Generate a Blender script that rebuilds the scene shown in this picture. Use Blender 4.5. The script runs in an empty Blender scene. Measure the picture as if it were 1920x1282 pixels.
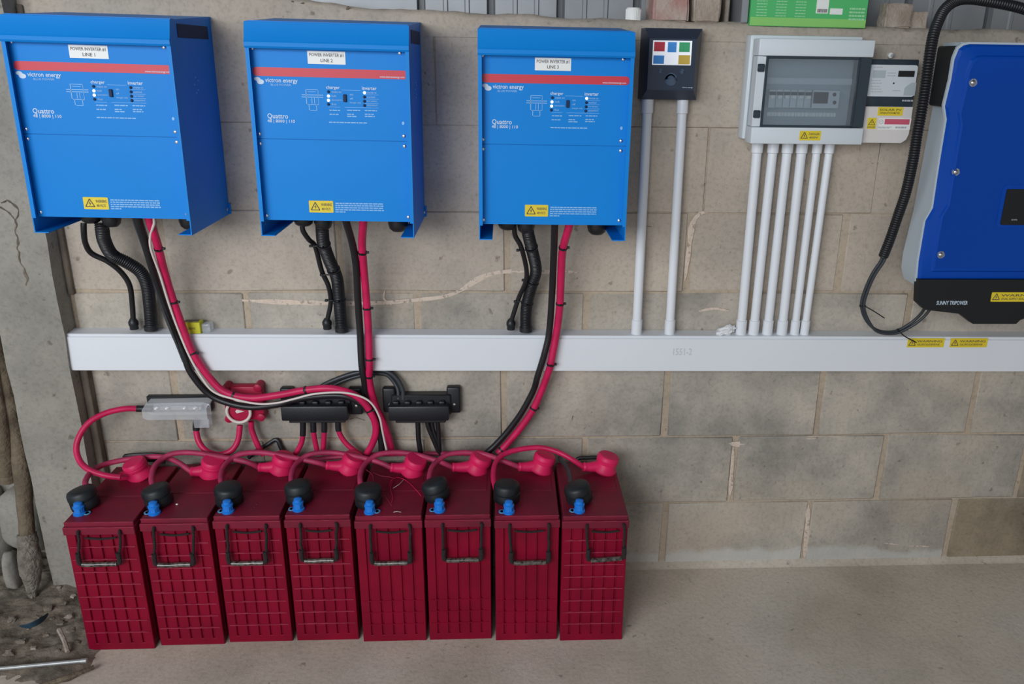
import bpy, bmesh, math, random
from mathutils import Vector, Matrix, noise
random.seed(7)
C = bpy.context.scene.collection
S = bpy.context.scene
# ------------------------------------------------------------------ camera
CP = Vector((-0.00048, -2.08165, 1.46076))
YAW, PIT, ROL, F, CX, CY = 0.05567, 0.32569, 0.01579, 1512.98, 1026.3, 619.524
f0 = Vector((math.sin(YAW), math.cos(YAW), 0)); r0 = Vector((math.cos(YAW), -math.sin(YAW), 0)); u0 = Vector((0, 0, 1))
FW = f0 * math.cos(PIT) - u0 * math.sin(PIT); uu = u0 * math.cos(PIT) + f0 * math.sin(PIT)
RT = r0 * math.cos(ROL) + uu * math.sin(ROL); UP = uu * math.cos(ROL) - r0 * math.sin(ROL)
cam = bpy.data.cameras.new('camera'); co = bpy.data.objects.new('camera', cam); C.objects.link(co)
m = Matrix((RT, UP, -FW)).transposed().to_4x4(); m.translation = CP; co.matrix_world = m
cam.sensor_width = 36; cam.lens = F / 1920 * 36
cam.shift_x = (960 - CX) / 1920; cam.shift_y = (CY - 641) / 1920; cam.clip_start = .05
S.camera = co
# ------------------------------------------------------------------ light
w = bpy.data.worlds.new('world'); S.world = w; w.use_nodes = True
w.node_tree.nodes['Background'].inputs[0].default_value = (.80, .88, 1, 1)
w.node_tree.nodes['Background'].inputs[1].default_value = .40
def area(name, loc, target, sx, sy, power, col):
    l = bpy.data.lights.new(name, 'AREA'); l.shape = 'RECTANGLE'; l.size = sx; l.size_y = sy; l.energy = power; l.color = col
    o = bpy.data.objects.new(name, l); C.objects.link(o); o.location = loc
    o.rotation_euler = (Vector(target) - Vector(loc)).to_track_quat('-Z', 'Y').to_euler(); return o
area('door_daylight', (-2.0, -3.9, 2.15), (0, 0, .95), 2.5, 1.8, 108, (.93, .97, 1))
area('shed_daylight', (-1.2, -4.9, 2.4), (.3, 0, .8), 2.6, 1.6, 38, (.97, .98, 1))
S.view_settings.view_transform = 'Standard'; S.view_settings.look = 'None'
S.view_settings.exposure = 0.0; S.view_settings.gamma = 1; S.view_settings.use_curve_mapping = False

# ------------------------------------------------------------------ pixel -> place on a known plane
def ray(u, v): return FW + RT * ((u - CX) / F) - UP * ((v - CY) / F)
def P(u, v, y=0.0):
    d = ray(u, v); return CP + d * ((y - CP.y) / d.y)
def PZ(u, v, z=0.0):
    d = ray(u, v); return CP + d * ((z - CP.z) / d.z)
# ------------------------------------------------------------------ materials
def mat(name, col, rough=.5, metal=0, var=0, vs=6, bump=0, bs=60, rnd=0, col2=None, spec=.5, trans=0, coat=0, emit=0, detail=6):
    m = bpy.data.materials.new(name); m.use_nodes = True; nt = m.node_tree; N = nt.nodes; L = nt.links
    b = N['Principled BSDF']; b.inputs['Base Color'].default_value = (*col, 1); b.inputs['Roughness'].default_value = rough
    b.inputs['Metallic'].default_value = metal; b.inputs['Specular IOR Level'].default_value = spec
    b.inputs['Transmission Weight'].default_value = trans; b.inputs['Coat Weight'].default_value = coat
    if emit: b.inputs['Emission Color'].default_value = (*col, 1); b.inputs['Emission Strength'].default_value = emit
    if var or bump or rnd or col2:
        g = N.new('ShaderNodeNewGeometry')
    if var or rnd or col2:
        n = N.new('ShaderNodeTexNoise'); n.inputs['Scale'].default_value = vs; n.inputs['Detail'].default_value = detail
        L.new(g.outputs['Position'], n.inputs['Vector'])
        r = N.new('ShaderNodeValToRGB'); r.color_ramp.elements[0].position = .34; r.color_ramp.elements[1].position = .66
        c2 = col2 or tuple(c * (1 - var) for c in col)
        c1 = col if col2 else tuple(min(1, c * (1 + var)) for c in col)
        r.color_ramp.elements[0].color = (*c2, 1); r.color_ramp.elements[1].color = (*c1, 1)
        L.new(n.outputs[0], r.inputs[0]); out = r.outputs[0]
        if rnd:
            oi = N.new('ShaderNodeObjectInfo'); hs = N.new('ShaderNodeHueSaturation'); mr = N.new('ShaderNodeMapRange')
            mr.inputs[3].default_value = 1 - rnd; mr.inputs[4].default_value = 1 + rnd
            L.new(oi.outputs['Random'], mr.inputs[0]); L.new(mr.outputs[0], hs.inputs['Value']); L.new(out, hs.inputs['Color']); out = hs.outputs[0]
        L.new(out, b.inputs['Base Color'])
    if bump:
        n2 = N.new('ShaderNodeTexNoise'); n2.inputs['Scale'].default_value = bs; n2.inputs['Detail'].default_value = 8
        L.new(g.outputs['Position'], n2.inputs['Vector'])
        bp = N.new('ShaderNodeBump'); bp.inputs['Strength'].default_value = bump; bp.inputs['Distance'].default_value = .01
        L.new(n2.outputs[0], bp.inputs['Height']); L.new(bp.outputs[0], b.inputs['Normal'])
    return m
def concrete(name, a, b_, stain, rnd=.05, vs=3.0, bump=.35, foot=None):
    """two-scale mottled concrete with pits and worn stains"""
    m = bpy.data.materials.new(name); m.use_nodes = True; nt = m.node_tree; N = nt.nodes; L = nt.links
    bs = N['Principled BSDF']; bs.inputs['Roughness'].default_value = .9; bs.inputs['Specular IOR Level'].default_value = .25
    g = N.new('ShaderNodeNewGeometry')
    def nz(s, d, x): 
        n = N.new('ShaderNodeTexNoise'); n.inputs['Scale'].default_value = s; n.inputs['Detail'].default_value = d; n.inputs['Roughness'].default_value = x
        L.new(g.outputs['Position'], n.inputs['Vector']); return n.outputs[0]
    def ramp(i, p0, p1, c0, c1):
        r = N.new('ShaderNodeValToRGB'); r.color_ramp.elements[0].position = p0; r.color_ramp.elements[1].position = p1
        r.color_ramp.elements[0].color = (*c0, 1); r.color_ramp.elements[1].color = (*c1, 1); L.new(i, r.inputs[0]); return r.outputs[0]
    def mix(t, f, a_, c_):
        x = N.new('ShaderNodeMix'); x.data_type = 'RGBA'; x.blend_type = t
        if isinstance(f, float): x.inputs[0].default_value = f
        else: L.new(f, x.inputs[0])
        for s_, v in ((6, a_), (7, c_)):
            if isinstance(v, tuple): x.inputs[s_].default_value = (*v, 1)
            else: L.new(v, x.inputs[s_])
        return x.outputs[2]
    c = ramp(nz(vs, 7, .62), .37, .60, b_, a)
    c = mix('MIX', ramp(nz(vs * .55 + .7, 4, .5), .5, .72, (0, 0, 0), (.55, .55, .55)), c, stain)
    c = mix('MULTIPLY', 1.0, c, ramp(nz(90, 6, .7), .30, .52, (.80, .80, .80), (1.03, 1.03, 1.03)))
    c = mix('MULTIPLY', 1.0, c, ramp(nz(34, 3, .5), .27, .33, (.62, .6, .58), (1, 1, 1)))
    if foot:
        sp = N.new('ShaderNodeSeparateXYZ'); L.new(g.outputs['Position'], sp.inputs[0])
        ma = N.new('ShaderNodeMath'); ma.operation = 'MULTIPLY_ADD'; L.new(nz(7, 3, .5), ma.inputs[0]); ma.inputs[1].default_value = .10; L.new(sp.outputs['Z'], ma.inputs[2])
        c = mix('MIX', ramp(ma.outputs[0], .088, .104, (.62, .62, .62), (0, 0, 0)), c, foot)
    if rnd:
        oi = N.new('ShaderNodeObjectInfo'); mr = N.new('ShaderNodeMapRange'); mr.inputs[3].default_value = 1 - rnd; mr.inputs[4].default_value = 1 + rnd
        hs = N.new('ShaderNodeHueSaturation'); L.new(oi.outputs['Random'], mr.inputs[0]); L.new(mr.outputs[0], hs.inputs['Value']); L.new(c, hs.inputs['Color']); c = hs.outputs[0]
    L.new(c, bs.inputs['Base Color'])
    bp = N.new('ShaderNodeBump'); bp.inputs['Strength'].default_value = bump; bp.inputs['Distance'].default_value = .006
    L.new(nz(55, 8, .65), bp.inputs['Height']); L.new(bp.outputs[0], bs.inputs['Normal'])
    return m
M = {}
M['block'] = concrete('concrete_block', (.52, .465, .395), (.29, .272, .24), (.47, .395, .31), .07, 3.4, foot=(.60, .60, .57))
M['block_upper'] = concrete('beige_block', (.55, .475, .395), (.40, .355, .305), (.52, .435, .35), .03)
M['block_brown'] = concrete('brown_block', (.33, .27, .19), (.20, .165, .115), (.40, .34, .26), .04, 6)
M['mortar'] = concrete('mortar', (.50, .405, .305), (.41, .335, .255), (.51, .44, .36), 0)
M['floor'] = concrete('floor_concrete', (.62, .545, .455), (.47, .415, .34), (.68, .63, .56), 0, 2.2, .25)
M['pillar'] = concrete('pillar_concrete', (.345, .325, .285), (.26, .245, .215), (.31, .285, .25), 0, 5)
M['soil'] = concrete('soil', (.27, .225, .175), (.12, .10, .08), (.31, .27, .22), 0, 14, 1.0)
M['smear'] = concrete('pale_smear', (.52, .43, .36), (.42, .35, .30), (.50, .42, .36), 0)
def chalk(m_, d=.5):
    N = m_.node_tree.nodes; L = m_.node_tree.links; n = N.new('ShaderNodeTexNoise'); n.inputs['Scale'].default_value = 65; n.inputs['Detail'].default_value = 5
    g = N.new('ShaderNodeNewGeometry'); L.new(g.outputs['Position'], n.inputs['Vector']); q = N.new('ShaderNodeValToRGB'); q.color_ramp.elements[0].position = d - .07; q.color_ramp.elements[1].position = d + .07
    L.new(n.outputs[0], q.inputs[0]); L.new(q.outputs[0], N['Principled BSDF'].inputs['Alpha'])
M['smear'] = concrete('pale_smear', (.74, .60, .50), (.60, .50, .42), (.70, .58, .48), 0); chalk(M['smear'], .37)
M['blue'] = mat('blue_enamel', (.004, .235, .72), .45, var=.03, vs=3, bump=.03, bs=400, spec=.2)
M['blue_in'] = mat('dark_slot', (.006, .02, .07), .7)
M['steel'] = mat('screw_steel', (.75, .77, .8), .25, 1)
M['stripe'] = mat('red_print', (.62, .035, .06), .45)
M['white'] = mat('white_print', (.62, .74, .88), .5)
M['paleblue'] = mat('pale_print', (.26, .52, .84), .5)
M['label'] = mat('white_label', (.85, .86, .84), .5)
M['ink'] = mat('dark_ink', (.10, .08, .07), .6)
M['grey_ink'] = mat('grey_ink', (.42, .44, .47), .6)
M['pencil'] = mat('pencil_grey', (.60, .61, .63), .6)
M['lit_screen'] = mat('lit_screen', (.9, .93, 1), .3, emit=.25)
M['yellow'] = mat('yellow_sticker', (.80, .62, .03), .45)
M['black'] = mat('black_plastic', (.012, .014, .018), .42, bump=.05, bs=200)
M['rubber'] = mat('black_rubber', (.009, .013, .016), .5, var=.3, vs=30)
M['cable_black'] = mat('black_cable', (.012, .012, .015), .4)
M['cable_grey'] = mat('dark_grey_cable', (.035, .042, .05), .42)
M['cable_red'] = mat('red_cable', (.60, .014, .095), .40, var=.12, vs=25, spec=.35)
M['cable_dusty'] = mat('dusty_red_cable', (.42, .03, .10), .55, var=.2, vs=30)
M['boot_red'] = mat('red_rubber', (.74, .018, .115), .45, var=.06, vs=20, spec=.3)
M['redbox'] = mat('red_plastic', (.42, .010, .055), .42, spec=.3)
M['cable_white'] = mat('white_wire', (.74, .66, .62), .45)
M['pvc'] = mat('white_pvc', (.80, .83, .88), .35, var=.02, vs=3)
M['pvc_box'] = mat('pale_grey_abs', (.68, .74, .79), .4)
M['cream'] = mat('cream_plastic', (.72, .68, .66), .42)
M['battery'] = mat('battery_case', (.225, .0012, .021), .45, var=.12, vs=12, spec=.22)
M['lid'] = mat('battery_lid', (.235, .010, .034), .48, col2=(.15, .010, .028), vs=9, bump=.05, bs=150, spec=.3)
M['plug'] = mat('blue_plug', (.01, .20, .72), .3)
M['plug_pale'] = mat('clear_blue', (.12, .36, .62), .3)
M['grip'] = mat('clear_grip', (.16, .14, .12), .2, col2=(.012, .01, .01), vs=120, coat=.6)
M['rope'] = mat('rope', (.02, .013, .015), .85, bump=.6, bs=300)
M['clear'] = mat('clear_cover', (.80, .84, .88), .12)
M['clear'].node_tree.nodes['Principled BSDF'].inputs['Alpha'].default_value = .34
M['rib'] = mat('painted_edge_highlight', (.36, .035, .075), .5, col2=(.24, .008, .03), vs=40)  # paler red paints the edge highlights of battery ribs and lids into the colour
M['smoke'] = mat('smoked_cover', (.78, .85, .90), .10, trans=.92)
M['smoke_rim'] = mat('smoked_frame', (.03, .045, .06), .25)
M['din'] = mat('breaker_grey', (.62, .67, .71), .5)
M['panel_grey'] = mat('breaker_panel_grey', (.42, .48, .52), .5)
M['navy'] = mat('navy_plastic', (.022, .036, .068), .4, bump=.04, bs=300)
M['navy_hi'] = mat('navy_button', (.11, .16, .24), .35)
M['solar'] = mat('deep_blue_cover', (.0003, .060, .40), .38, spec=.25)
M['solar_hi'] = mat('deep_blue_edge', (.006, .085, .37), .33)
M['solar_grey'] = mat('grey_enclosure', (.50, .58, .64), .5, bump=.06, bs=300)
M['matt_black'] = mat('matt_black', (.007, .008, .010), .6)
M['zinc'] = mat('zinc_sheet', (.30, .315, .335), .45, .35, var=.15, vs=5)
M['zinc_dark'] = mat('sheet_rib_shadow', (.13, .14, .15), .5, .3)
M['mint'] = mat('mint_print', (.36, .72, .40), .5)
M['green'] = mat('green_card', (.085, .50, .16), .5)
M['lime'] = mat('lime_card', (.27, .62, .16), .5)
M['redbrick'] = mat('old_brick', (.44, .24, .21), .9, col2=(.52, .46, .40), vs=16, bump=.6, bs=70)
M['palestone'] = mat('pale_stone', (.48, .42, .36), .9, col2=(.32, .26, .21), vs=22, bump=.5, bs=80)
M['brownbrick'] = mat('brown_brick', (.33, .25, .20), .9, col2=(.46, .40, .34), vs=22, bump=.6, bs=80)
M['wood'] = mat('weathered_wood', (.20, .155, .105), .85, col2=(.10, .075, .05), vs=18, bump=.6, bs=90)
M['mud'] = mat('dried_mud', (.30, .265, .225), .95, col2=(.16, .135, .11), vs=60, bump=1, bs=120)
M['stone'] = mat('rubble', (.30, .25, .20), .95, col2=(.13, .11, .085), vs=40, bump=.8, bs=90)
M['steelpipe'] = mat('pipe_grey', (.42, .43, .43), .4, .4, var=.15, vs=40)
M['scrap'] = mat('blue_scrap', (.05, .12, .19), .5, col2=(.02, .045, .07), vs=20)
M['paper'] = mat('white_paper', (.80, .81, .83), .7, bump=.5, bs=60)
M['ypack'] = mat('yellow_card', (.62, .60, .03), .5)
M['red'] = mat('tile_red', (.55, .03, .06), .5); M['tblue'] = mat('tile_blue', (.05, .30, .80), .5)
M['tgreen'] = mat('tile_green', (.05, .42, .18), .5); M['tyel'] = mat('tile_yellow', (.68, .47, .08), .5)
M['pink'] = mat('pink_band', (.62, .10, .17), .5)
M['led'] = mat('lit_led', (1, .80, .55), .3, emit=1.6)
M['brown'] = mat('brown_stain_board', (.17, .14, .11), .9, var=.3, vs=10, bump=.4)

# ------------------------------------------------------------------ mesh builder (everything in world coordinates)
ORG = {}
class B:
    def __init__(s, T=None): s.v = []; s.f = []; s.T = T
    def add(s, vs, fs):
        o = len(s.v); s.v += [Vector(v) for v in vs]; s.f += [tuple(i + o for i in f) for f in fs]; return s
    def bm(s, bm): 
        bm.verts.index_update(); return s.add([v.co.copy() for v in bm.verts], [[v.index for v in f.verts] for f in bm.faces])
    def box(s, x0, x1, y0, y1, z0, z1, bev=0, seg=1, jit=0):
        bm = bmesh.new(); vs = [bm.verts.new((x, y, z)) for x in (x0, x1) for y in (y0, y1) for z in (z0, z1)]
        for f in ((0, 1, 3, 2), (4, 6, 7, 5), (0, 4, 5, 1), (2, 3, 7, 6), (0, 2, 6, 4), (1, 5, 7, 3)): bm.faces.new([vs[i] for i in f])
        if jit:
            for v in vs: v.co += Vector([random.uniform(-jit, jit) for _ in range(3)])
        if bev: bmesh.ops.bevel(bm, geom=list(bm.edges), offset=bev, segments=seg, profile=.5, affect='EDGES')
        s.bm(bm); bm.free(); return s
    def prism(s, pts, ax, a, b):
        """extrude 2D polygon along axis ax (0 x,1 y,2 z) from a to b; pts in remaining axes order"""
        def mk(p, t):
            q = list(p); q.insert(ax, t); return q
        n = len(pts); vs = [mk(p, a) for p in pts] + [mk(p, b) for p in pts]
        fs = [tuple(range(n)), tuple(range(2 * n - 1, n - 1, -1))] + [(i, i + n, (i + 1) % n + n, (i + 1) % n) for i in range(n)]
        return s.add(vs, fs)
    def frames(s, path):
        out = []; up = Vector((.0, -1, .001)); n = len(path)
        for i, p in enumerate(path):
            t = (path[min(i + 1, n - 1)] - path[max(i - 1, 0)])
            if t.length < 1e-9: t = Vector((0, 0, 1))
            t.normalize(); a = up - t * up.dot(t)
            if a.length < 1e-4: a = t.orthogonal()
            a.normalize(); up = a; out.append((p, a, t.cross(a)))
        return out
    def tube(s, path, r, n=12, cap=True):
        path = [Vector(p) for p in path]; rr = r if isinstance(r, (list, tuple)) else [r] * len(path)
        vs = []; fs = []
        for k, (p, a, b) in enumerate(s.frames(path)):
            for i in range(n):
                t = 2 * math.pi * i / n; vs.append(p + (a * math.cos(t) + b * math.sin(t)) * rr[k])
        for k in range(len(path) - 1):
            for i in range(n):
                j = (i + 1) % n; fs.append((k * n + i, k * n + j, (k + 1) * n + j, (k + 1) * n + i))
        if cap: fs += [tuple(range(n - 1, -1, -1)), tuple(range((len(path) - 1) * n, len(path) * n))]
        return s.add(vs, fs)
    def lathe(s, base, axis, prof, n=24):
        """prof: list of (height, radius)"""
        a = Vector(axis).normalized(); b = Vector(base)
        return s.tube([b + a * h for h, _ in prof], [max(r, 1e-4) for _, r in prof], n)
    def done(s, name, mt, parent=None, sharp=40, **kw):
        vs = [s.T(v) for v in s.v] if s.T else s.v
        if parent is None:
            lo = Vector([min(v[i] for v in vs) for i in range(3)]); hi = Vector([max(v[i] for v in vs) for i in range(3)])
            o = Vector(((lo.x + hi.x) / 2, (lo.y + hi.y) / 2, lo.z))
        else: o = ORG[parent.name]
        me = bpy.data.meshes.new(name); me.from_pydata([tuple(v - o) for v in vs], [], s.f); me.update()
        bm = bmesh.new(); bm.from_mesh(me); bmesh.ops.recalc_face_normals(bm, faces=bm.faces); bm.to_mesh(me); bm.free()
        me.shade_smooth(); me.set_sharp_from_angle(angle=math.radians(sharp))
        me.materials.append(M[mt] if isinstance(mt, str) else mt)
        ob = bpy.data.objects.new(name, me); C.objects.link(ob); ob.parent = parent
        if parent is None: ob.location = o
        ORG[ob.name] = o
        for k, v in kw.items(): ob[k] = v
        return ob
def thing(name, label, cat, loc, group=None):
    o = bpy.data.objects.new(name, None); C.objects.link(o); o.location = loc; o['label'] = label; o['category'] = cat
    o.empty_display_size = .05
    if group: o['group'] = group
    ORG[o.name] = Vector(loc); return o
def spline(pts, step=.006):
    pts = [Vector(p) for p in pts]; q = [pts[0] * 2 - pts[1]] + pts + [pts[-1] * 2 - pts[-2]]; out = []
    for i in range(1, len(q) - 2):
        a, b, c, d = q[i - 1:i + 3]; n = max(2, int((c - b).length / step))
        for k in range(n):
            t = k / n; out.append(.5 * ((2 * b) + (c - a) * t + (2 * a - 5 * b + 4 * c - d) * t * t + (3 * b - a - 3 * c + d) * t ** 3))
    out.append(pts[-1]); return out
def pxpath(pts): return [P(u, v, y) for u, v, y in pts]
def resample(path, step):
    out = [path[0]]; acc = 0
    for a, b in zip(path, path[1:]):
        d = (b - a).length
        while acc + d >= step:
            t = (step - acc) / d; a = a.lerp(b, t); out.append(a.copy()); d = (b - a).length; acc = 0
        acc += d
    return out
def corrugate(path, r, pitch=.0048, depth=.0022):
    path = resample(path, pitch / 4); rr = [r - depth * (0, .25, 1, .25)[i % 4] if i % 4 else r for i in range(len(path))]
    return path, rr
# text as flat print ---------------------------------------------------
TM = {}
def text_mesh(s):
    if s not in TM:
        c = bpy.data.curves.new('print', 'FONT'); c.body = s; c.size = 1; c.resolution_u = 2; c.offset = .012
        o = bpy.data.objects.new('print', c); C.objects.link(o)
        dg = bpy.context.evaluated_depsgraph_get(); me = o.evaluated_get(dg).to_mesh()
        TM[s] = ([v.co.copy() for v in me.vertices], [tuple(p.vertices) for p in me.polygons])
        o.evaluated_get(dg).to_mesh_clear(); bpy.data.objects.remove(o); bpy.data.curves.remove(c)
    return TM[s]
def txt(b, s, x0, x1, z0, z1, y):
    vs, fs = text_mesh(s)
    if not vs: return b
    lx = min(v.x for v in vs); hx = max(v.x for v in vs); ly = min(v.y for v in vs); hy = max(v.y for v in vs)
    return b.add([(x0 + (v.x - lx) / (hx - lx) * (x1 - x0), y, z0 + (v.y - ly) / (hy - ly) * (z1 - z0)) for v in vs], fs)
def lines(b, x0, x1, z, h, y, seed=0):
    """a row of print too small to read, as short dashes"""
    rg = random.Random(seed); x = x0
    while x < x1 - .002:
        l = rg.uniform(.004, .011); b.box(x, min(x + l, x1), y - .0002, y, z - h / 2, z + h / 2); x += l + .0012
    return b
def rect(b, x0, x1, z0, z1, y, t=.0006): return b.box(x0, x1, y - t, y, z0, z1)
def rrect(x0, x1, z0, z1, r, n=5):
    pts = []
    for cx, cz, a0 in ((x1 - r, z1 - r, 0), (x0 + r, z1 - r, 90), (x0 + r, z0 + r, 180), (x1 - r, z0 + r, 270)):
        for k in range(n + 1):
            a = math.radians(a0 + 90 * k / n); pts.append((cx + r * math.cos(a), cz + r * math.sin(a)))
    return pts
def sticker(parent, x0, x1, z0, z1, y, head, sub=None, T=None, name='warning_label', lab='yellow warning sticker', bg='yellow', tri=True):
    s = B(T).prism(rrect(x0, x1, z0, z1, .0018, 3), 1, y - .0006, y).done(name, bg, parent, label=lab)
    h = z1 - z0; w_ = x1 - x0; yy = y - .0009; tx = x0 + .06 * w_
    if tri:
        c = x0 + h * .52; t = B(T)
        for a, bb in (((c - h * .36, z0 + h * .22), (c, z0 + h * .86)), ((c, z0 + h * .86), (c + h * .36, z0 + h * .22)), ((c + h * .36, z0 + h * .22), (c - h * .36, z0 + h * .22))):
            a = Vector(a); bb = Vector(bb); d = (bb - a).normalized(); n_ = Vector((-d.y, d.x)) * h * .035
            t.prism([tuple(a + n_), tuple(bb + n_), tuple(bb - n_), tuple(a - n_)], 1, yy - .0002, yy)
        t.prism([(c + h * .04, z0 + h * .7), (c - h * .09, z0 + h * .46), (c, z0 + h * .48), (c - h * .04, z0 + h * .27), (c + h * .10, z0 + h * .52), (c + .01 * h, z0 + h * .5)], 1, yy - .0002, yy)
        t.done('symbol', 'ink', s); tx = c + h * .48
    b = B(T)
    if sub: txt(b, head, tx, x1 - .06 * w_, z0 + h * .55, z0 + h * .8, yy); txt(b, sub, tx + .02 * w_, x1 - .12 * w_, z0 + h * .2, z0 + h * .42, yy)
    else: txt(b, head, tx, x1 - .06 * w_, z0 + h * .32, z0 + h * .68, yy)
    b.done('lettering', 'ink', s); return s

# ================================================================== SETTING
CP_ = .2162
def course(k): return .0012 + CP_ * k
WT = 1.532
# back wall: mortar core + blocks
back = B().box(-1.27, 3.1, .0035, .14, -.12, WT).done('wall_back', 'mortar', kind='structure')
known = {0: [P(1245, 1000).x, P(1512, 1000).x, P(1780, 1000).x], 1: [P(1095, 880).x, P(1375, 880).x, P(1652, 880).x, P(1915, 880).x],
         2: [P(325, 715).x, P(945, 755).x, P(1249, 755).x, P(1537, 755).x, P(1825, 755).x], 3: [P(783, 600).x, P(1098, 600).x],
         4: [P(637, 480).x, P(952, 460).x, P(1292, 460).x, P(1580, 470).x], 5: [.52], 6: [.28]}
for k in range(7):
    xs = sorted(known[k]); ex = list(xs)
    while ex[0] > -1.5: ex.insert(0, ex[0] - .449)
    while ex[-1] < 2.9: ex.append(ex[-1] + .449)
    full = [ex[0]]
    for x in ex[1:]:
        g = x - full[-1]; n = max(1, round(g / .449))
        for q in range(n): full.append(full[-1] + g / n) if q < n - 1 else full.append(x)
    for a, b in zip(full, full[1:]):
        if b < -1.14: continue
        z1 = min(course(k + 1) - .0026, WT - .004); z0 = course(k) + .0026; a_ = max(a, -1.17)
        if b - a_ < .04: continue
        d = random.uniform(-.001, .001); up = k >= 5; gp = .0085 if not up else .0013
        mb = 'block_upper' if k >= 4 else ('block_brown' if (k == 0 and a_ > P(1770, 1000).x) or (k == 1 and a_ > P(1880, 880).x) else 'block')
        if up: z0 -= .002; z1 += .002
        B().box(a_ + gp, b - gp, d, .05, z0, z1, .003 if not up else .0015, 1, .0022).done('block', mb, back)
# mortar capping along the wall head, lumpy
def lump(name, x0, x1, y0, y1, zf, mt, parent=None, nx=80, ny=8, **kw):
    b = B(); vs = []; 
    for i in range(nx + 1):
        for j in range(ny + 1):
            x = x0 + (x1 - x0) * i / nx; y = y0 + (y1 - y0) * j / ny; vs.append((x, y, zf(x, y, j / ny)))
    fs = [(i * (ny + 1) + j, (i + 1) * (ny + 1) + j, (i + 1) * (ny + 1) + j + 1, i * (ny + 1) + j + 1) for i in range(nx) for j in range(ny)]
    b.add(vs, fs)
    # skirt at the front
    o = len(b.v); b.v += [Vector((v[0], v[1], 1.505)) for v in [vs[i * (ny + 1)] for i in range(nx + 1)]]
    b.f += [(i * (ny + 1), o + i, o + i + 1, (i + 1) * (ny + 1)) for i in range(nx)]
    return b.done(name, mt, parent, sharp=60, **kw)
def headz(x, y, t):
    base = 1.5525 + max(0, (.25 - x)) * .026 + (max(0, -.35 - x)) * .11 - max(0, x - .3) * .010
    n = noise.noise(Vector((x * 9, y * 12, 0))) * .006 + noise.noise(Vector((x * 30, y * 30, 3))) * .003
    return base + n - (.012 if t < .01 else 0)
lump('mortar_cap', -1.30, 2.9, -.0025, .135, headz, 'block_upper', back, 260, 8)
# pale plaster smears on the wall
def smear(pts, r=.006, name='plaster_smear'):
    path = spline([P(u, v, .0015) for u, v in pts], .012); rr = []; 
    for i, p in enumerate(path):
        t = i / (len(path) - 1); rr.append(r * (.6 + .8 * abs(noise.noise(p * 14))) * min(1, 6 * t + .2, 6 * (1 - t) + .2))
    b = B().tube(path, rr, 6); 
    for v in b.v: v.y = .0015 + (v.y - .0015) * .28 - .0012
    b.done(name, 'smear', back)
smear([(415, 560), (460, 563), (540, 566), (640, 568), (720, 567), (780, 562), (830, 556), (862, 545), (885, 530), (910, 517), (945, 509), (1000, 509), (1060, 509), (1110, 512), (1186, 515)], .0085)
smear([(722, 543), (720, 560), (735, 572)], .005)
smear([(1335, 396), (1312, 400), (1298, 420), (1293, 455), (1287, 500), (1284, 526)], .009)
smear([(1310, 583), (1340, 578), (1368, 583)], .005)
smear([(1345, 826), (1385, 832), (1460, 825), (1560, 820), (1640, 825)], .010)
smear([(1375, 838), (1372, 880), (1368, 932)], .009)
smear([(1516, 945), (1512, 1000), (1508, 1045)], .010)
smear([(1540, 1018), (1600, 1022), (1650, 1017), (1700, 1022), (1758, 1024)], .008)
for k_, pts in enumerate(([(1612, 272), (1613, 300), (1620, 314), (1621, 326), (1617, 350), (1612, 381)], [(1075, 779), (1073, 788)], [(1085, 797), (1090, 803), (1097, 802), (1098, 795)],
            [(1646, 78), (1655, 68), (1675, 60), (1690, 66)], [(797, 135), (799, 139)], [(801, 155), (804, 160)], [(546, 2), (556, 9), (570, 6)], [(615, 18), (640, 27)], [(655, 12), (650, 19)], [(1212, 424), (1222, 425)], [(655, 786), (668, 783), (684, 788)])):
    pth = spline([P(u, v, .0) for u, v in pts], .004); w__ = (.0007, .0022, .0020, .0010, .0022, .0022, .0035, .003, .003, .0008, .0008)[k_]
    pth = [q + Vector((noise.noise(q * 80) * .003, 0, 0)) for q in pth]
    b = B().tube(pth, [w__ * (.6 + abs(noise.noise(q * 150))) for q in pth], 5)
    for v in b.v: v.y = v.y * .3 - .0010
    b.done('crack', 'soil', back)
# floor
fl = B(); fl.box(-1.085, 3.1, -4.6, .02, -.12, 0); fl.box(-3.2, -1.085, -4.6, -.405, -.12, 0)
floor = fl.done('floor', 'floor', kind='structure')
# fillet of mortar where wall meets floor
fp = [(.02, -.01), (-.028, -.002), (-.010, .003), (-.001, .014), (.02, .02)]
B().prism(fp, 0, .33, 3.0).done('floor_fillet', 'floor', floor)
B().box(3.1, 3.22, -4.6, .14, -.12, 2.9).done('wall_right_unseen', 'block', kind='structure')  # out of view, added to cut ambient light from the right
B().box(-3.3, 3.3, -4.8, .4, 2.9, 2.96).done('ceiling_unseen', 'zinc_dark', kind='structure')  # out of view, added to cut ambient light from above
# pillar
pl = B(); xa, xb = -1.290, -1.131
pl.prism([(xa, -.003 - .06), (xb, -.063), (xb - .004, .05), (xa, .05)], 2, -.05, 1.9)
pillar = B(); 
bm = bmesh.new(); vs = [bm.verts.new((x, y, z)) for x in (xa, xb) for y in (-.063, .05) for z in (-.06, 2.0)]
for f in ((0, 1, 3, 2), (4, 6, 7, 5), (0, 4, 5, 1), (2, 3, 7, 6), (0, 2, 6, 4), (1, 5, 7, 3)): bm.faces.new([vs[i] for i in f])
bmesh.ops.subdivide_edges(bm, edges=bm.edges[:], cuts=24, use_grid_fill=True)
for v in bm.verts:
    n = noise.noise(v.co * 11) * .0035 + noise.noise(v.co * 40) * .0012
    v.co += Vector((n, n * .6, 0))
pillar.bm(bm); bm.free(); pillar = pillar.done('trim_pillar', 'pillar', sharp=50, kind='structure')
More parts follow.
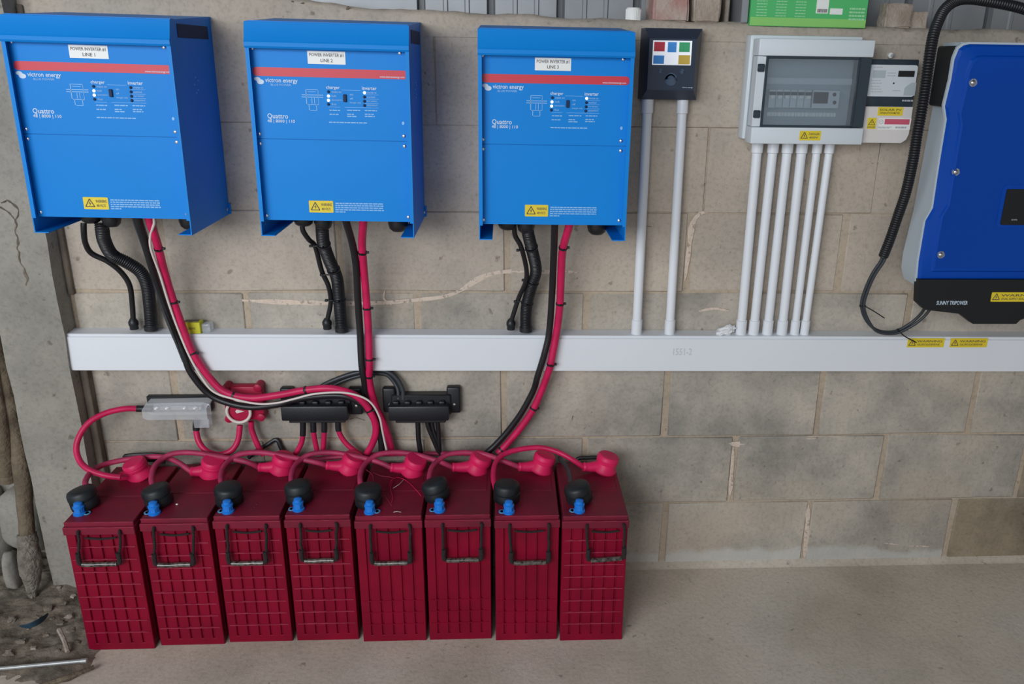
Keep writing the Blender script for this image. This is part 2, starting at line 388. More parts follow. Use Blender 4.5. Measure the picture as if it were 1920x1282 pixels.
# cracked mortar vein on the pillar
crack_pts = [(0, 382), (14, 375), (28, 385), (32, 402), (30, 425), (33, 448), (35, 470), (38, 490), (44, 510), (50, 522), (53, 536)]
cp = spline([P(u, v, -.0635) for u, v in crack_pts], .004)
cp = [p + Vector((noise.noise(p * 60) * .010, 0, noise.noise(p * 45) * .004)) for p in cp]
B().tube(cp, [.0010 + .0045 * abs(noise.noise(p * 70)) for p in cp], 5).done('crack', 'soil', pillar)
cp2 = spline([P(u, v, -.0635) for u, v in [(0, 388), (16, 398), (28, 412)]], .004)
B().tube(cp2, [.001 + .003 * abs(noise.noise(p * 90)) for p in cp2], 5).done('crack', 'soil', pillar)
B().box(-1.131, -1.117, -.012, .004, .86, 1.56, .003).done('edge_board', 'brown', pillar)
B().box(-1.131, -1.112, -.024, .004, .02, .66, .003).done('edge_board', 'brown', pillar)
# wall to the left of the pillar: rough render over a ledge, hollow at the foot
wl = B()
wl.box(-3.2, -1.27, .11, .2, -.12, 1.9); wl.box(-3.2, -1.27, .07, .12, .235, 1.9)
wall_left = wl.done('wall_left', 'pillar', kind='structure')
def blob(b, c, sx, sy, sz, seed, amp=.25, sub=3):
    bm = bmesh.new(); bmesh.ops.create_icosphere(bm, subdivisions=sub, radius=1)
    for v in bm.verts:
        d = v.co.normalized(); k = 1 + amp * noise.noise(d * 1.4 + Vector((seed * 7.1, seed, 0))) + amp * .35 * noise.noise(d * 4 + Vector((seed, 0, 3)))
        e = [abs(t) ** .7 * (1 if t > 0 else -1) for t in d]
        v.co = Vector((c[0] + e[0] * sx * k, c[1] + e[1] * sy * k, c[2] + e[2] * sz * k))
    b.bm(bm); bm.free(); return b
b = B(); blob(b, (-1.375, .045, .17), .085, .065, .095, 3, .12); b.done('footing_stone', 'pillar', wall_left, sharp=80)
b = B(); blob(b, (-1.285, .03, .15), .035, .05, .10, 5, .12); b.done('footing_stone', 'pillar', wall_left, sharp=80)
b = B(); blob(b, (-1.49, .03, .15), .05, .06, .13, 9, .2); b.done('footing_stone', 'pillar', wall_left, sharp=80)
b = B(); blob(b, (-1.415, -.03, .035), .018, .03, .075, 11, .2); b.done('footing_stone', 'pillar', wall_left, sharp=80)
# sheet metal behind the wall head (box profile)
sh = B(); prof = []; x = -1.2
ribs = [-.212, -.034, .145, .343, .52, .70, .885, 1.06, 1.282, 1.46, 1.64]
pts = [(-1.6, .15)]
for r in ribs:
    for q in (-.055, .055): pts += [(r + q - .007, .15), (r + q - .004, .146), (r + q + .004, .146), (r + q + .007, .15)] if False else []
    pts += [(r - .011, .15), (r - .007, .172), (r + .007, .172), (r + .011, .15)]
    pts += [(r + .055, .15), (r + .058, .1465), (r + .066, .1465), (r + .069, .15)]
    pts += [(r + .110, .15), (r + .113, .1465), (r + .121, .1465), (r + .124, .15)]
pts += [(2.6, .15)]
vs = [(p[0], p[1], z) for z in (1.50, 2.9) for p in pts]; n = len(pts)
sh.add(vs, [(i, i + 1, n + i + 1, n + i) for i in range(n - 1)])
sheet = sh.done('wall_sheeting', 'zinc', sharp=20, kind='structure')
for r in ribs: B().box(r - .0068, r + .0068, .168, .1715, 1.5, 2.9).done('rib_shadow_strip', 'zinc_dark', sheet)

# ------------------------------------------------------------------ earth at the left
def gz(x, y):
    d = min(1, max(0, (-1.02 - x) / .10)) * min(1, max(0, (y + .47) / .09))
    n = noise.fractal(Vector((x * 9, y * 9, 0)), 1, 2, 5) * .013 + noise.noise(Vector((x * 45, y * 45, 5))) * .006 + abs(noise.noise(Vector((x * 90, y * 90, 1)))) * .004
    return -.004 + d * (.010 + n)
vs = []; nx, ny = 150, 110; fs = []
for i in range(nx + 1):
    for j in range(ny + 1):
        x = -2.2 + 1.19 * i / nx; y = -.50 + .64 * j / ny; vs.append((x, y, gz(x, y)))
fs = [(i * (ny + 1) + j, (i + 1) * (ny + 1) + j, (i + 1) * (ny + 1) + j + 1, i * (ny + 1) + j + 1) for i in range(nx) for j in range(ny)]
B().add(vs, fs).done('soil', 'soil', sharp=70, kind='stuff', label='loose brown earth and grit at the foot of the pillar', category='soil')
rg = random.Random(4)
spots = [(128, 1153, .012), (133, 1178, .014), (113, 1163, .010), (110, 1102, .014), (62, 1212, .010), (22, 1160, .011), (40, 1200, .013), (92, 1140, .013),
         (106, 1215, .008), (70, 1155, .009), (16, 1225, .013), (145, 1200, .010), (84, 1182, .008), (50, 1172, .008), (120, 1130, .009), (98, 1158, .008),
         (136, 1115, .010), (150, 1150, .009), (28, 1190, .008), (64, 1235, .010), (118, 1192, .012), (75, 1205, .010), (10, 1135, .012), (140, 1225, .008), (95, 1228, .010), (58, 1150, .008)]
for i, (u, v, r) in enumerate(spots[:18]):
    r *= .72; p = PZ(u, v, .012); b = B(); blob(b, (p.x, p.y, gz(p.x, p.y) + r * .1), r * rg.uniform(.9, 1.6), r * rg.uniform(.8, 1.3), r * rg.uniform(.5, .8), i + 20, .7, 2)
    b.done('rubble_stone', 'palestone' if i in (0, 1, 4, 16) else 'stone', sharp=25, label='small grey-brown stone lying in the loose earth', category='stone', group='stones in the loose earth')
# wedge splinter, blue scrap, pipe, stick
p0, p1 = PZ(110, 1180, .03), PZ(127, 1222, .012)
B().tube(spline([p0, (p0 + p1) / 2 + Vector((.002, 0, .004)), p1], .01), .0055, 6).done('wood_splinter', 'palestone', label='pale pointed splinter sticking out of the earth', category='splinter')
pth = spline([PZ(36, 1175, .028), PZ(52, 1174, .034), PZ(70, 1166, .034), PZ(82, 1158, .03), PZ(88, 1152, .026)], .006)
b = B(); vs = []; fs = []
for i, q in enumerate(pth):
    wd = .011 * math.sin(math.pi * (.12 + .76 * i / (len(pth) - 1)))
    vs += [q + Vector((0, .004, -wd)), q + Vector((0, -.002, wd * .6)), q + Vector((0, .004, wd * .6)), q + Vector((0, .008, -wd))]
for i in range(len(pth) - 1):
    for k in range(4): fs.append((i * 4 + k, i * 4 + (k + 1) % 4, i * 4 + 4 + (k + 1) % 4, i * 4 + 4 + k))
b.add(vs, fs).done('plastic_scrap', 'scrap', label='curved blue strip of scrap half buried in the earth', category='scrap')
p0, p1 = PZ(-160, 1268, .018), PZ(162, 1238, .022)
t = thing('steel_pipe', 'thin grey pipe lying along the front edge of the earth', 'pipe', p1.copy())
d = (p1 - p0).normalized(); B().tube([p0, p0.lerp(p1, .5), p1], .0048, 14).done('tube', 'steelpipe', t)
B().tube([p1 - d * .012, p1 + d * .001], .0058, 14).done('pipe_end', 'steelpipe', t)
pth = spline([PZ(-60, 1325, .010), PZ(60, 1292, .012), PZ(110, 1276, .012), PZ(150, 1260, .014), PZ(176, 1250, .012)], .02)
B().tube([q + Vector((0, 0, noise.noise(q * 20) * .003)) for q in pth], [.009 - .004 * i / len(pth) for i in range(len(pth))], 8).done('wooden_stick', 'wood', label='dark crooked stick on the concrete in front of the grey pipe', category='stick')
# leaning post with mud caked on its foot
post = thing('wooden_post', 'weathered leaning wooden post with dried mud caked on its foot', 'post', P(60, 1118, -.10))
A_, Bm, D_ = P(-12, 640, -.02), P(22, 780, -.035), P(42, 900, -.05)
pth = spline([P(-60, 440, .0), A_, Bm, D_, P(50, 990, -.065), P(54, 1030, -.075)], .02)
b = B().tube([q + Vector((noise.noise(q * 12) * .004, 0, 0)) for q in pth], [.030 - .010 * min(1, i / len(pth) * 1.2) + .002 * noise.noise(q * 30) for i, q in enumerate(pth)], 12); b.done('shaft', 'wood', post, sharp=60)
pth = spline([P(50, 1000, -.066), P(54, 1030, -.075), P(57, 1060, -.085), P(60, 1095, -.095), P(62, 1120, -.10)], .006)
b = B().tube(pth, [.022 + .006 * math.sin(min(1, i / len(pth) * 1.6) * 2.2) - .024 * max(0, i / len(pth) - .55) * 1.7 for i in range(len(pth))], 18)
for v in b.v: v += Vector((noise.noise(v * 50), noise.noise(v * 50 + Vector((9, 0, 0))), 0)) * .004
b.done('mud_crust', 'mud', post, sharp=70, label='grey mud crust')
B().tube(spline([P(-30, 640, -.05), P(-4, 760, -.055), P(6, 830, -.06), P(16, 900, -.04)], .02), .021, 10).done('split_branch', 'wood', post, sharp=60)

# ================================================================== CABLE TRUNKING
TY = -.052
def tz(x): return .7675 - .0062 * (x + 1.137)
b = B(); xs = (-1.134, 2.6)
for (y0, y1, e0, e1) in ((TY, 0.0, 0, 0),):
    vs = []
    for x in xs:
        for (y, z) in ((y0, tz(x) - .1005), (y0, tz(x) - .009), (y0 + .0015, tz(x) - .008), (y0 + .0015, tz(x) - .0015), (y0 + .003, tz(x)), (-.0008, tz(x)), (-.0008, tz(x) - .1005)): vs.append((x, y, z))
    n = 7; b.add(vs, [tuple(range(n)), tuple(range(2 * n - 1, n - 1, -1))] + [(i, i + n, (i + 1) % n + n, (i + 1) % n) for i in range(n)])
trunk = b.done('cable_trunking', 'pvc', sharp=25, label='long white plastic cable trunking running along the wall below the inverters', category='trunking')
def lidz(z): return z
b = B(); vs = []
for x in xs:
    for (y, z) in ((TY - .0022, tz(x) - .098), (TY - .0022, tz(x) - .0085), (TY + .0006, tz(x) - .0065), (TY + .0006, tz(x) - .098)): vs.append((x - .0 + (.0008 if x < 0 else 0), y, z))
b.add(vs, [(0, 1, 2, 3), (7, 6, 5, 4)] + [(i, i + 4, (i + 1) % 4 + 4, (i + 1) % 4) for i in range(4)])
tl = b.done('cover_strip', 'pvc', trunk, sharp=25)
a, c = P(1262, 666, TY - .003), P(1298, 653, TY - .003)
txt(B(), '1551-2', a.x, c.x, a.z, c.z, TY - .0026).done('pencil_mark', 'pencil', trunk, label='faint grey pencil mark')
for (u0_, u1_, s) in ((1700, 1772, 'WARNING'), (1780, 1853, 'WARNING')):
    a = P(u0_, 651, TY - .003); c = P(u1_, 634, TY - .003)
    sticker(trunk, a.x, c.x, a.z, c.z, TY - .0026, 'WARNING', 'DUAL SUPPLY ISOLATE BEFORE WORK')

# ================================================================== POWER INVERTERS
I0x, I0z = -.547, 1.0715
def ip(u, v, y=-.243):
    p = P(u, v, y); x = p.x - I0x; z = p.z - I0z; a = .010
    return x * math.cos(a) - z * math.sin(a), z * math.cos(a) + x * math.sin(a)
def power_inverter(x0, z0, w_, tilt, label, line, lit):
    root = thing('power_inverter', label, 'inverter', (x0, 0, z0), 'blue power inverters on the wall')
    ca, sa = math.cos(-tilt), math.sin(-tilt)
    def T(v): return Vector((x0 + v.x * ca - v.z * sa, v.y, z0 + v.x * sa + v.z * ca))
    k = w_ / .341
    YF = -.262; YP = -.243
    # side plates: folded sheet, pentagon side profile
    side = [(-.001, .0), (YF, .0), (YF, .404), (YF + .011, .451), (-.001, .468)]
    for nm, xa_, xb_ in (('side_plate', 0, .0022), ('side_plate', w_ - .0022, w_)):
        sp = B(T).prism(side, 0, xa_, xb_)
        xi = .0022 if xa_ == 0 else w_ - .0022; xo = xi + (.028 if xa_ == 0 else -.028)
        sp.box(min(xi, xo), max(xi, xo), YF, -.001, 0, .002)          # inward lip along the foot
        sp.box(min(xi, xi + (.006 if xa_ == 0 else -.006)), max(xi, xi + (.006 if xa_ == 0 else -.006)), YF, YF + .0015, .033, .404)
        sp.box(*( (-.005, .002) if xa_ == 0 else (w_ - .002, w_ + .005)), -.003, -.0005, .0, .028)   # wall tab
        so = sp.done(nm, 'blue', root, sharp=20)
        xx = -.0006 if xa_ == 0 else w_ + .0006
        B(T).box(min(xx, xx * .9999 + (0 if xa_ else .0008)) - .0004, xx + .0004, YF + .045, -.03, .418, .446).done('vent_slot', 'blue_in', so, label='dark vent opening')
        hx = xx
        vb = B(T)
        for (yy, zz) in ((-.14, .335), (-.125, .328), (-.15, .32), (-.13, .308), (-.142, .302)): vb.box(hx - .0006, hx + .0006, yy - .0015, yy + .0015, zz - .0015, zz + .0015)
        vb.done('punch_holes', 'paleblue', so)
        B(T).lathe((hx, -.02, .015), (1 if xa_ else -1, 0, 0), [(0, .0045), (.002, .0045), (.0025, .003)], 12).done('screw', 'steel', so)
    # case body behind the panels
    B(T).box(.003, w_ - .003, YP + .003, -.002, .034, .455).done('case', 'blue', root, sharp=20)
    # hood
    hp = [(YF - .001, .400), (YF - .004, .404), (YF - .0042, .412), (YF - .001, .416), (YF + .010, .4525), (-.001, .469), (-.001, .463), (YF + .012, .448), (YF + .004, .408)]
    B(T).prism(hp, 0, -.0005, w_ + .0005).done('hood', 'blue', root, sharp=25)
    seam = ip(600, 262)[1]
    up_ = B(T).box(.0035, w_ - .0035, YP, YP + .002, seam + .0008, .406).done('front_panel', 'blue', root, sharp=20)
    lo_ = B(T).box(.0035, w_ - .0035, YP, YP + .002, .033, seam - .0008).done('front_panel', 'blue', root, sharp=20)
    def xz(u, v): 
        x, z = ip(u, v); return x * k, z
    for i, (u, v) in enumerate([(467.5, 90), (749.6, 99), (484.6, 250.7), (486.3, 269), (757.5, 255), (758.6, 274), (500, 404), (766, 407)]):
        x, z = xz(u, v); x = min(max(x, .009), w_ - .009)
        B(T).lathe((x, YP + .0005, z), (0, -1, 0), [(0, .0038), (.0014, .0038), (.0024, .0024)], 12).done('screw', 'steel', up_ if i < 3 or i == 4 else lo_)
    Y = YP - .0002
    # red stripe
    z0s = xz(600, 145)[1]; z1s = xz(600, 128.5)[1]
    st = B(T).prism(rrect(.007, w_ - .006, z0s, z1s, .0075, 5), 1, Y - .0005, Y).done('stripe', 'stripe', up_, label='red stripe')
    xa_, _ = xz(712, 144); h = z1s - z0s
    txt(B(T), 'www.victronenergy.com', xa_, w_ - .013, z0s + h * .08, z0s + h * .34, Y - .0008).done('lettering', 'white', st)
    # white label
    xa_, za = xz(577.5, 119.5); xb_, zb = xz(647, 97)
    lb = B(T).box(xa_, xb_, Y - .0005, Y, za, zb).done('name_label', 'label', up_, label='white paper label')
    lw, lh = xb_ - xa_, zb - za
    b = B(T); txt(b, 'POWER INVERTER #1', xa_ + .05 * lw, xb_ - .05 * lw, za + lh * .56, za + lh * .84, Y - .0008)
    txt(b, line, xa_ + .34 * lw, xa_ + .66 * lw, za + lh * .16, za + lh * .42, Y - .0008); b.done('lettering', 'ink', lb)
    # maker's mark
    lx, lz = xz(476, 151.5); b = B(T)
    for (cx, cz, rx, rz) in ((.0075, .0042, .0068, .0040), (.0140, -.0015, .0075, .0052), (.0100, .0015, .0045, .0035)):
        b.prism([(lx + cx + rx * math.cos(a * .5236), lz + cz + rz * math.sin(a * .5236)) for a in range(12)], 1, Y - .0004 - cx * .01, Y)
    b.done('emblem', 'white', up_, label='white wave emblem')
    b = B(T)
    for s, (ua, va), (ub, vb) in (('victron energy', (498, 156.5), (558, 147.5)), ('Quattro', (502, 223.5), (540, 213)), ('48 | 8000 | 110', (502, 231), (553, 224.5)),
                                  ('charger', (611.6, 168), (637, 161)), ('inverter', (679, 168.5), (706, 162.5))):
        a0 = xz(ua, va); a1 = xz(ub, vb); txt(B(T), s, a0[0], a1[0], a0[1], a1[1], Y - .0004).done('lettering', 'white', up_)
    b = B(T)
    for s, (ua, va), (ub, vb) in (('BLUE POWER', (508, 160.5), (546, 157.5)), ('mains on', (622, 174), (640, 170.5)), ('bulk', (622, 181.5), (631, 178)), ('absorption', (622, 189.5), (641, 186)),
                                  ('float', (622, 197), (631, 193.5)), ('on', (656, 179), (662, 176)), ('off', (656, 186.5), (662, 183)), ('charger only', (656, 194.5), (677, 191)),
                                  ('inverter on', (688, 175.5), (706, 172)), ('overload', (688, 183.5), (703, 180)), ('low battery', (688, 191.5), (707, 188)), ('temperature', (688, 199.5), (708, 196))):
        a0 = xz(ua, va); a1 = xz(ub, vb); txt(b, s, a0[0], a1[0], a0[1], a1[1], Y - .0004)
    for (ua, ub, v, sd) in ((618, 638, 206.5, 1), (651, 677, 206.5, 2), (684, 707, 207, 3), (618, 636, 214, 4), (651, 664, 214, 5), (651, 671, 218, 6), (684, 701, 214, 7), (684, 703, 218, 8), (617, 689, 229, 9)):
        a0 = xz(ua, v); a1 = xz(ub, v); lines(b, a0[0], a1[0], a0[1], .0022, Y - .0002, sd)
    for (ua, ub, v) in ((641, 676, 168.7), (616, 638, 200.5), (646, 710, 201), (684, 710, 177.5), (684, 710, 185.5), (684, 710, 193.5)):
        a0 = xz(ua, v); a1 = xz(ub, v); b.box(a0[0], a1[0], Y - .0004, Y, a0[1] - .0003, a0[1] + .0003)
    # wiring diagram
    def ln(p, q, t=.0003):
        (xa2, za2), (xb2, zb2) = xz(*p), xz(*q); b.box(min(xa2, xb2) - t, max(xa2, xb2) + t, Y - .0004, Y, min(za2, zb2) - t, max(za2, zb2) + t)
    for p, q in (((574, 168), (596, 168)), ((574, 168), (575, 196)), ((596, 168), (598, 196)), ((566, 178), (606, 178)), ((566, 182), (606, 182)), ((575, 196), (598, 196)), ((580, 196), (580, 207)), ((594, 196), (594, 207)), ((580, 207), (594, 207)), ((585, 184), (585, 194)), ((590, 184), (590, 194)), ((577, 172), (592, 172))): ln(p, q)
    b.done('fine_print', 'paleblue', up_, kind='stuff')
    # switch and lamps
    x, z = xz(647, 184); B(T).box(x - .0035, x + .0035, Y - .004, Y, z - .008, z + .008, .001).done('rocker_switch', 'blue_in', root, label='dark rocker switch')
    for col, (u_, vs_) in enumerate(((616, (172, 180, 188, 195.5)), (683.5, (173.8, 181.8, 189.8, 197.8)))):
        for i, v_ in enumerate(vs_):
            x, z = xz(u_, v_); on = (col == 0 and i in (1, 2)) or (col == 1 and i == 0 and lit)
            B(T).lathe((x, Y, z), (0, -1, 0), [(0, .0032), (.001, .0030), (.002, .0018), (.0023, .0002)], 10).done('indicator_lamp', 'led' if on else 'blue_in', root, **({'label': 'lit indicator lamp'} if on else {}))
    # lower panel: warning label + text block
    a0 = xz(580.5, 398); a1 = xz(624.5, 376.5)
    sticker(lo_, a0[0], a1[0], a0[1], a1[1], Y, 'WARNING', '400 VOLTS', T)
    b = B(T)
    for i, v_ in enumerate((381, 385, 389, 393, 397)):
        p0_ = xz(629, v_); p1_ = xz(720 if i < 4 else 648, v_); lines(b, p0_[0], p1_[0], p0_[1], .0026, Y - .0002, 30 + i)
    b.done('fine_print', 'paleblue', lo_, kind='stuff')
    x, z = xz(756, 231); B(T).prism([(x + .003 * math.cos(a), z + .004 * math.sin(a)) for a in (0, 1, 2, 3, 4, 5)], 1, Y - .0004, Y).done('approval_mark', 'paleblue', up_)
    # glands and bolts under the case
    for (gx, gy, r, h) in ((.066, -.14, .024, .034), (.112, -.14, .022, .042), (.289, -.13, .025, .046)):
        g = B(T).lathe((gx * k, gy, .034), (0, 0, -1), [(-.002, r), (.012, r), (h * .6, r * .97), (h * .85, r * .85), (h, r * .55), (h + .001, r * .2)], 24).done('cable_gland', 'black', root, label='black cable gland')
    for gx in (.176, .212):
        B(T).lathe((gx * k, -.19, .034), (0, 0, -1), [(-.002, .005), (.006, .005), (.007, .003)], 10).done('stud', 'steel', root)
    return root
power_inverter(-1.041, 1.0765, .341, .0135, 'blue wall inverter at far left, next to the concrete pillar, labelled LINE 1', 'LINE 1', False)
power_inverter(-.547, 1.0715, .341, .010, 'middle one of the three light blue wall inverters, labelled LINE 2', 'LINE 2', True)
power_inverter(-.0585, 1.0645, .336, .005, 'blue wall inverter beside the small dark control panel, labelled LINE 3', 'LINE 3', True)

# ================================================================== CABLES
def cable(name, label, pts, r, mt, cat='cable', ties=(), tie_r=None, group=None, sleeves=(), step=.008, n=12):
    path = spline(pxpath(pts), step)
    o = B().tube(path, r, n).done(name, mt, sharp=60, label=label, category=cat)
    if group: o['group'] = group
    for (u, v) in ties:
        tgt = min(range(len(path)), key=lambda i: (path[i] - P(u, v, path[i].y)).length)
        p = path[tgt]; d = (path[min(tgt + 1, len(path) - 1)] - path[max(tgt - 1, 0)]).normalized()
        tr = tie_r or r + .0012
        tb = B().lathe(p - d * .0022, d, [(0, r), (0, tr), (.0044, tr), (.0044, r)], 14)
        tb.box(p.x + tr * .7, p.x + tr * .7 + .008, p.y - .0035, p.y + .0035, p.z - .0028, p.z + .0028, .0008)
        tb.done('cable_tie', 'black', o)
    for (i0, i1) in sleeves:
        L = len(path) - 1; seg = path[int(L * i0):max(int(L * i1), int(L * i0) + 2) + 1]
        B().tube(seg, r + .0012, n).done('heat_shrink', 'black', o, label='black heat shrink sleeve')
    return o
def conduit_cable(label, pts, r, group=None, ties=()):
    base = spline(pxpath(pts), .004); path, rr = corrugate(base, r)
    o = B().tube(path, rr, 14).done('corrugated_conduit', 'cable_black', sharp=80, label=label, category='conduit')
    end = path[-1]; B().lathe(Vector((end.x, end.y, end.z - .003)), (0, 0, 1), [(0, r * 1.12), (.012, r * 1.12), (.014, r)], 16).done('end_collar', 'black', o)
    for (u, v) in ties:
        k_ = min(range(1, len(base) - 1), key=lambda i: (base[i] - P(u, v, base[i].y)).length); p = base[k_]; d = (base[k_ + 1] - base[k_ - 1]).normalized()
        tb = B().lathe(p - d * .002, d, [(0, r), (0, r + .0012), (.004, r + .0012), (.004, r)], 16); e = P(u, v, p.y - .004)
        tb.box(e.x - .004, e.x + .004, e.y - .004, e.y + .004, e.z - .003, e.z + .003, .001); tb.box(min(e.x, p.x), max(e.x, p.x), e.y - .002, e.y + .002, e.z - .0015, e.z + .0015)
        tb.done('cable_tie', 'black', o)
    return o
def signal_cable(label, pts, r):
    path = spline(pxpath(pts), .006)
    o = B().tube(path, r, 10).done('control_cable', 'cable_black', sharp=60, label=label, category='cable')
    e = path[-1]; B().lathe(Vector((e.x, e.y, e.z - .020)), (0, 0, 1), [(0, .011), (.010, .011), (.012, .0125), (.020, .0125), (.026, .009), (.030, r)], 14).done('gland', 'black', o)
    return o
yt = -.030
conduit_cable('thick black corrugated conduit bending from under the LINE 1 inverter', [(190, 418, -.14), (192, 432, -.14), (196, 452, -.12), (210, 477, -.095), (238, 492, -.08), (263, 509, -.065), (276, 535, -.05), (281, 575, -.035), (284, 616, yt)], .0160)
signal_cable('thin black cable curving from the LINE 1 inverter to a gland on the trunking', [(157, 418, -.14), (157, 430, -.14), (160, 455, -.12), (172, 475, -.10), (202, 490, -.085), (227, 510, -.065), (243, 535, -.05), (248, 570, -.035), (250, 603, yt)], .0068)
conduit_cable('thick black corrugated conduit under the middle inverter', [(603, 418, -.14), (604, 430, -.14), (607, 458, -.12), (618, 489, -.09), (631, 519, -.065), (635, 549, -.05), (638, 585, -.035), (641, 619, yt)], .0160, ties=((583, 461), (603, 515), (612, 563)))
signal_cable('thin black cable strapped beside the conduit under the middle inverter', [(567, 418, -.14), (568, 432, -.14), (579, 449, -.125), (591, 462, -.105), (603, 507, -.075), (616, 537, -.06), (620, 567, -.04), (613, 603, yt)], .0062)
conduit_cable('thick black corrugated conduit, the nearest to the two white conduits', [(990, 424, -.14), (990, 437, -.14), (997, 466, -.11), (1005, 506, -.075), (998, 532, -.06), (989, 565, -.045), (986, 590, -.035), (986, 619, yt)], .0155, ties=((971, 469), (981, 525), (966, 565)))
signal_cable('thin black cable with a gland, the nearest to the two white conduits', [(964, 424, -.14), (966, 442, -.13), (977, 463, -.12), (987, 505, -.085), (985, 530, -.07), (972, 560, -.045), (958, 604, yt)], .0062)
# battery cables
yo = TY - .017
K1 = [(258, 405, -.19), (262, 420, -.18), (272, 450, -.15), (285, 500, -.11), (300, 550, -.08), (322, 612, yo), (345, 665, yo), (358, 698, -.065), (389, 736, -.055), (424, 754, -.055), (471, 763, -.058), (520, 758, -.062), (548, 750, -.062), (600, 742, -.06), (650, 743, -.06), (684, 762, -.055), (703, 790, -.05), (714, 822, -.045), (716, 850, -.045)]
cable('battery_cable', 'thick black cable from the LINE 1 inverter passing in front of the red isolator', K1, .0090, 'cable_black')
R1 = [(279, 405, -.19), (283, 420, -.18), (295, 457, -.15), (307, 505, -.11), (322, 555, -.085), (342, 612, yo - .004), (362, 662, yo - .004), (396, 712, -.07), (426, 737, -.072), (471, 746, -.072), (524, 740, -.074), (573, 731, -.076), (620, 728, -.076), (658, 737, -.072), (683, 755, -.068), (700, 783, -.062), (705, 806, -.056), (699, 830, -.05), (688, 850, -.05)]
cable('battery_cable', 'thick red cable from the LINE 1 inverter sweeping over the busbar', R1, .0095, 'cable_red', ties=((297, 466), (325, 567), (362, 661), (436, 741), (573, 731), (693, 768)))
W1 = [(287, 405, -.20), (289, 418, -.195), (282, 442, -.17), (283, 467, -.155), (300, 515, -.12), (317, 570, -.095), (335, 620, yo - .012), (355, 667, yo - .012), (380, 710, -.082), (402, 735, -.082), (443, 749, -.084), (485, 757, -.084), (520, 755, -.086), (550, 748, -.088), (592, 738, -.088), (644, 736, -.086), (681, 745, -.084), (700, 760, -.08), (712, 783, -.075), (716, 802, -.07), (720, 822, -.062), (725, 845, -.058)]
cable('signal_wire', 'thin white wire strapped along the long red and black cables', W1, .0030, 'cable_white', cat='wire', n=8)
cable('signal_wire', 'thin dark wire beside the black cable under the LINE 1 inverter', [(249, 405, -.19), (253, 420, -.18), (262, 445, -.16), (272, 475, -.13), (286, 520, -.10), (302, 570, -.082), (322, 622, yo - .012), (344, 678, -.075)], .0032, 'cable_grey', cat='wire', n=8)
cable('battery_cable', 'thick black cable hanging straight down from the middle inverter', [(646, 405, -.19), (650, 419, -.18), (661, 458, -.14), (668, 501, -.11), (671, 561, -.085), (675, 622, yo), (678, 682, yo), (683, 712, -.06), (688, 740, -.045), (702, 775, -.035), (712, 800, -.03)], .0090, 'cable_black')
cable('battery_cable', 'thick red cable hanging straight down from the middle inverter', [(681, 405, -.19), (681, 419, -.18), (679, 458, -.14), (682, 501, -.11), (687, 561, -.085), (691, 622, yo - .004), (693, 682, yo - .004), (692, 705, -.06), (696, 732, -.05), (705, 762, -.042), (721, 797, -.036), (731, 830, -.036), (736, 852, -.036)], .0097, 'cable_red', ties=((680, 475), (686, 577), (692, 671), (692, 707)), tie_r=.0112)
cable('battery_cable', 'thick black cable curving back to the batteries from the inverter beside the control panel', [(1040, 408, -.19), (1040, 425, -.18), (1038, 483, -.13), (1035, 552, -.09), (1030, 620, yo), (1021, 662, yo), (1008, 705, -.062), (1000, 732, -.05), (978, 773, -.042), (954, 806, -.036), (929, 834, -.036), (911, 850, -.038)], .0086, 'cable_black')
cable('battery_cable', 'thick red cable curving back to the batteries from the inverter beside the control panel', [(1070, 408, -.19), (1066, 428, -.18), (1055, 469, -.14), (1052, 517, -.11), (1050, 569, -.09), (1044, 620, yo - .003), (1034, 675, yo - .003), (1030, 692, -.065), (1016, 731, -.05), (998, 770, -.044), (975, 803, -.04), (949, 834, -.04), (934, 850, -.042)], .0098, 'cable_red', ties=((1057, 464), (1050, 568), (1034, 679), (1000, 766), (938, 843)), tie_r=.0112)
# fine black jumper cables above the busbars
cable('jumper_cable', 'dark grey cable rising from behind the left busbar under the trunking', [(588, 742, -.025), (600, 726, -.024), (630, 711, -.024), (667, 699, -.022), (704, 694, -.02), (728, 697, -.02), (745, 711, -.022), (755, 730, -.024), (756, 748, -.026)], .0064, 'cable_grey')
cable('jumper_cable', 'second dark grey cable looping over to the right busbar', [(604, 742, -.022), (618, 727, -.018), (645, 713, -.016), (675, 704, -.014), (700, 700, -.012), (724, 702, -.012), (737, 714, -.014), (746, 730, -.02), (747, 748, -.026)], .0055, 'cable_grey')

# ================================================================== FUSE HOLDER
a, c = P(272, 741, -.02), P(399, 778, -.02)
fz1, fz0 = P(330, 741, -.01).z, P(330, 781, -.03).z
root = thing('fuse_holder', 'clear covered fuse block beside the red isolator', 'fuse holder', ((a.x + c.x) / 2, 0, fz0))
B().box(a.x, c.x - .004, -.016, -.0005, fz0 + .006, fz1, .002).done('base', 'black', root)
B().box(c.x - .03, c.x, -.014, -.0005, fz0 + .012, fz1 - .008, .003).done('mounting_tab', 'black', root)
B().lathe((c.x - .010, -.014, (fz0 + fz1) / 2 - .002), (0, -1, 0), [(0, .005), (.003, .005), (.004, .002)], 12).done('screw', 'steel', root)
cl, cr = P(264, 760, -.05).x, P(386, 760, -.05).x
b = B(); b.prism([(cl + .014, fz1 - .006), (cl, fz1 - .026), (cl, fz0 + .006), (cl + .01, fz0), (cr, fz0), (cr, fz1 - .022), (cr + .008, fz1 - .008), (cr - .006, fz1 - .004)], 1, -.050, -.018)
b.done('clear_cover', 'clear', root, label='clear plastic cover')
tx0, tx1 = P(361, 785, -.045).x, P(391, 785, -.045).x; tzb = P(376, 803, -.045).z
B().box(tx0, tx1, -.044, -.02, tzb, fz0, .002).done('clear_cover', 'clear', root, label='clear cover over the outlet')
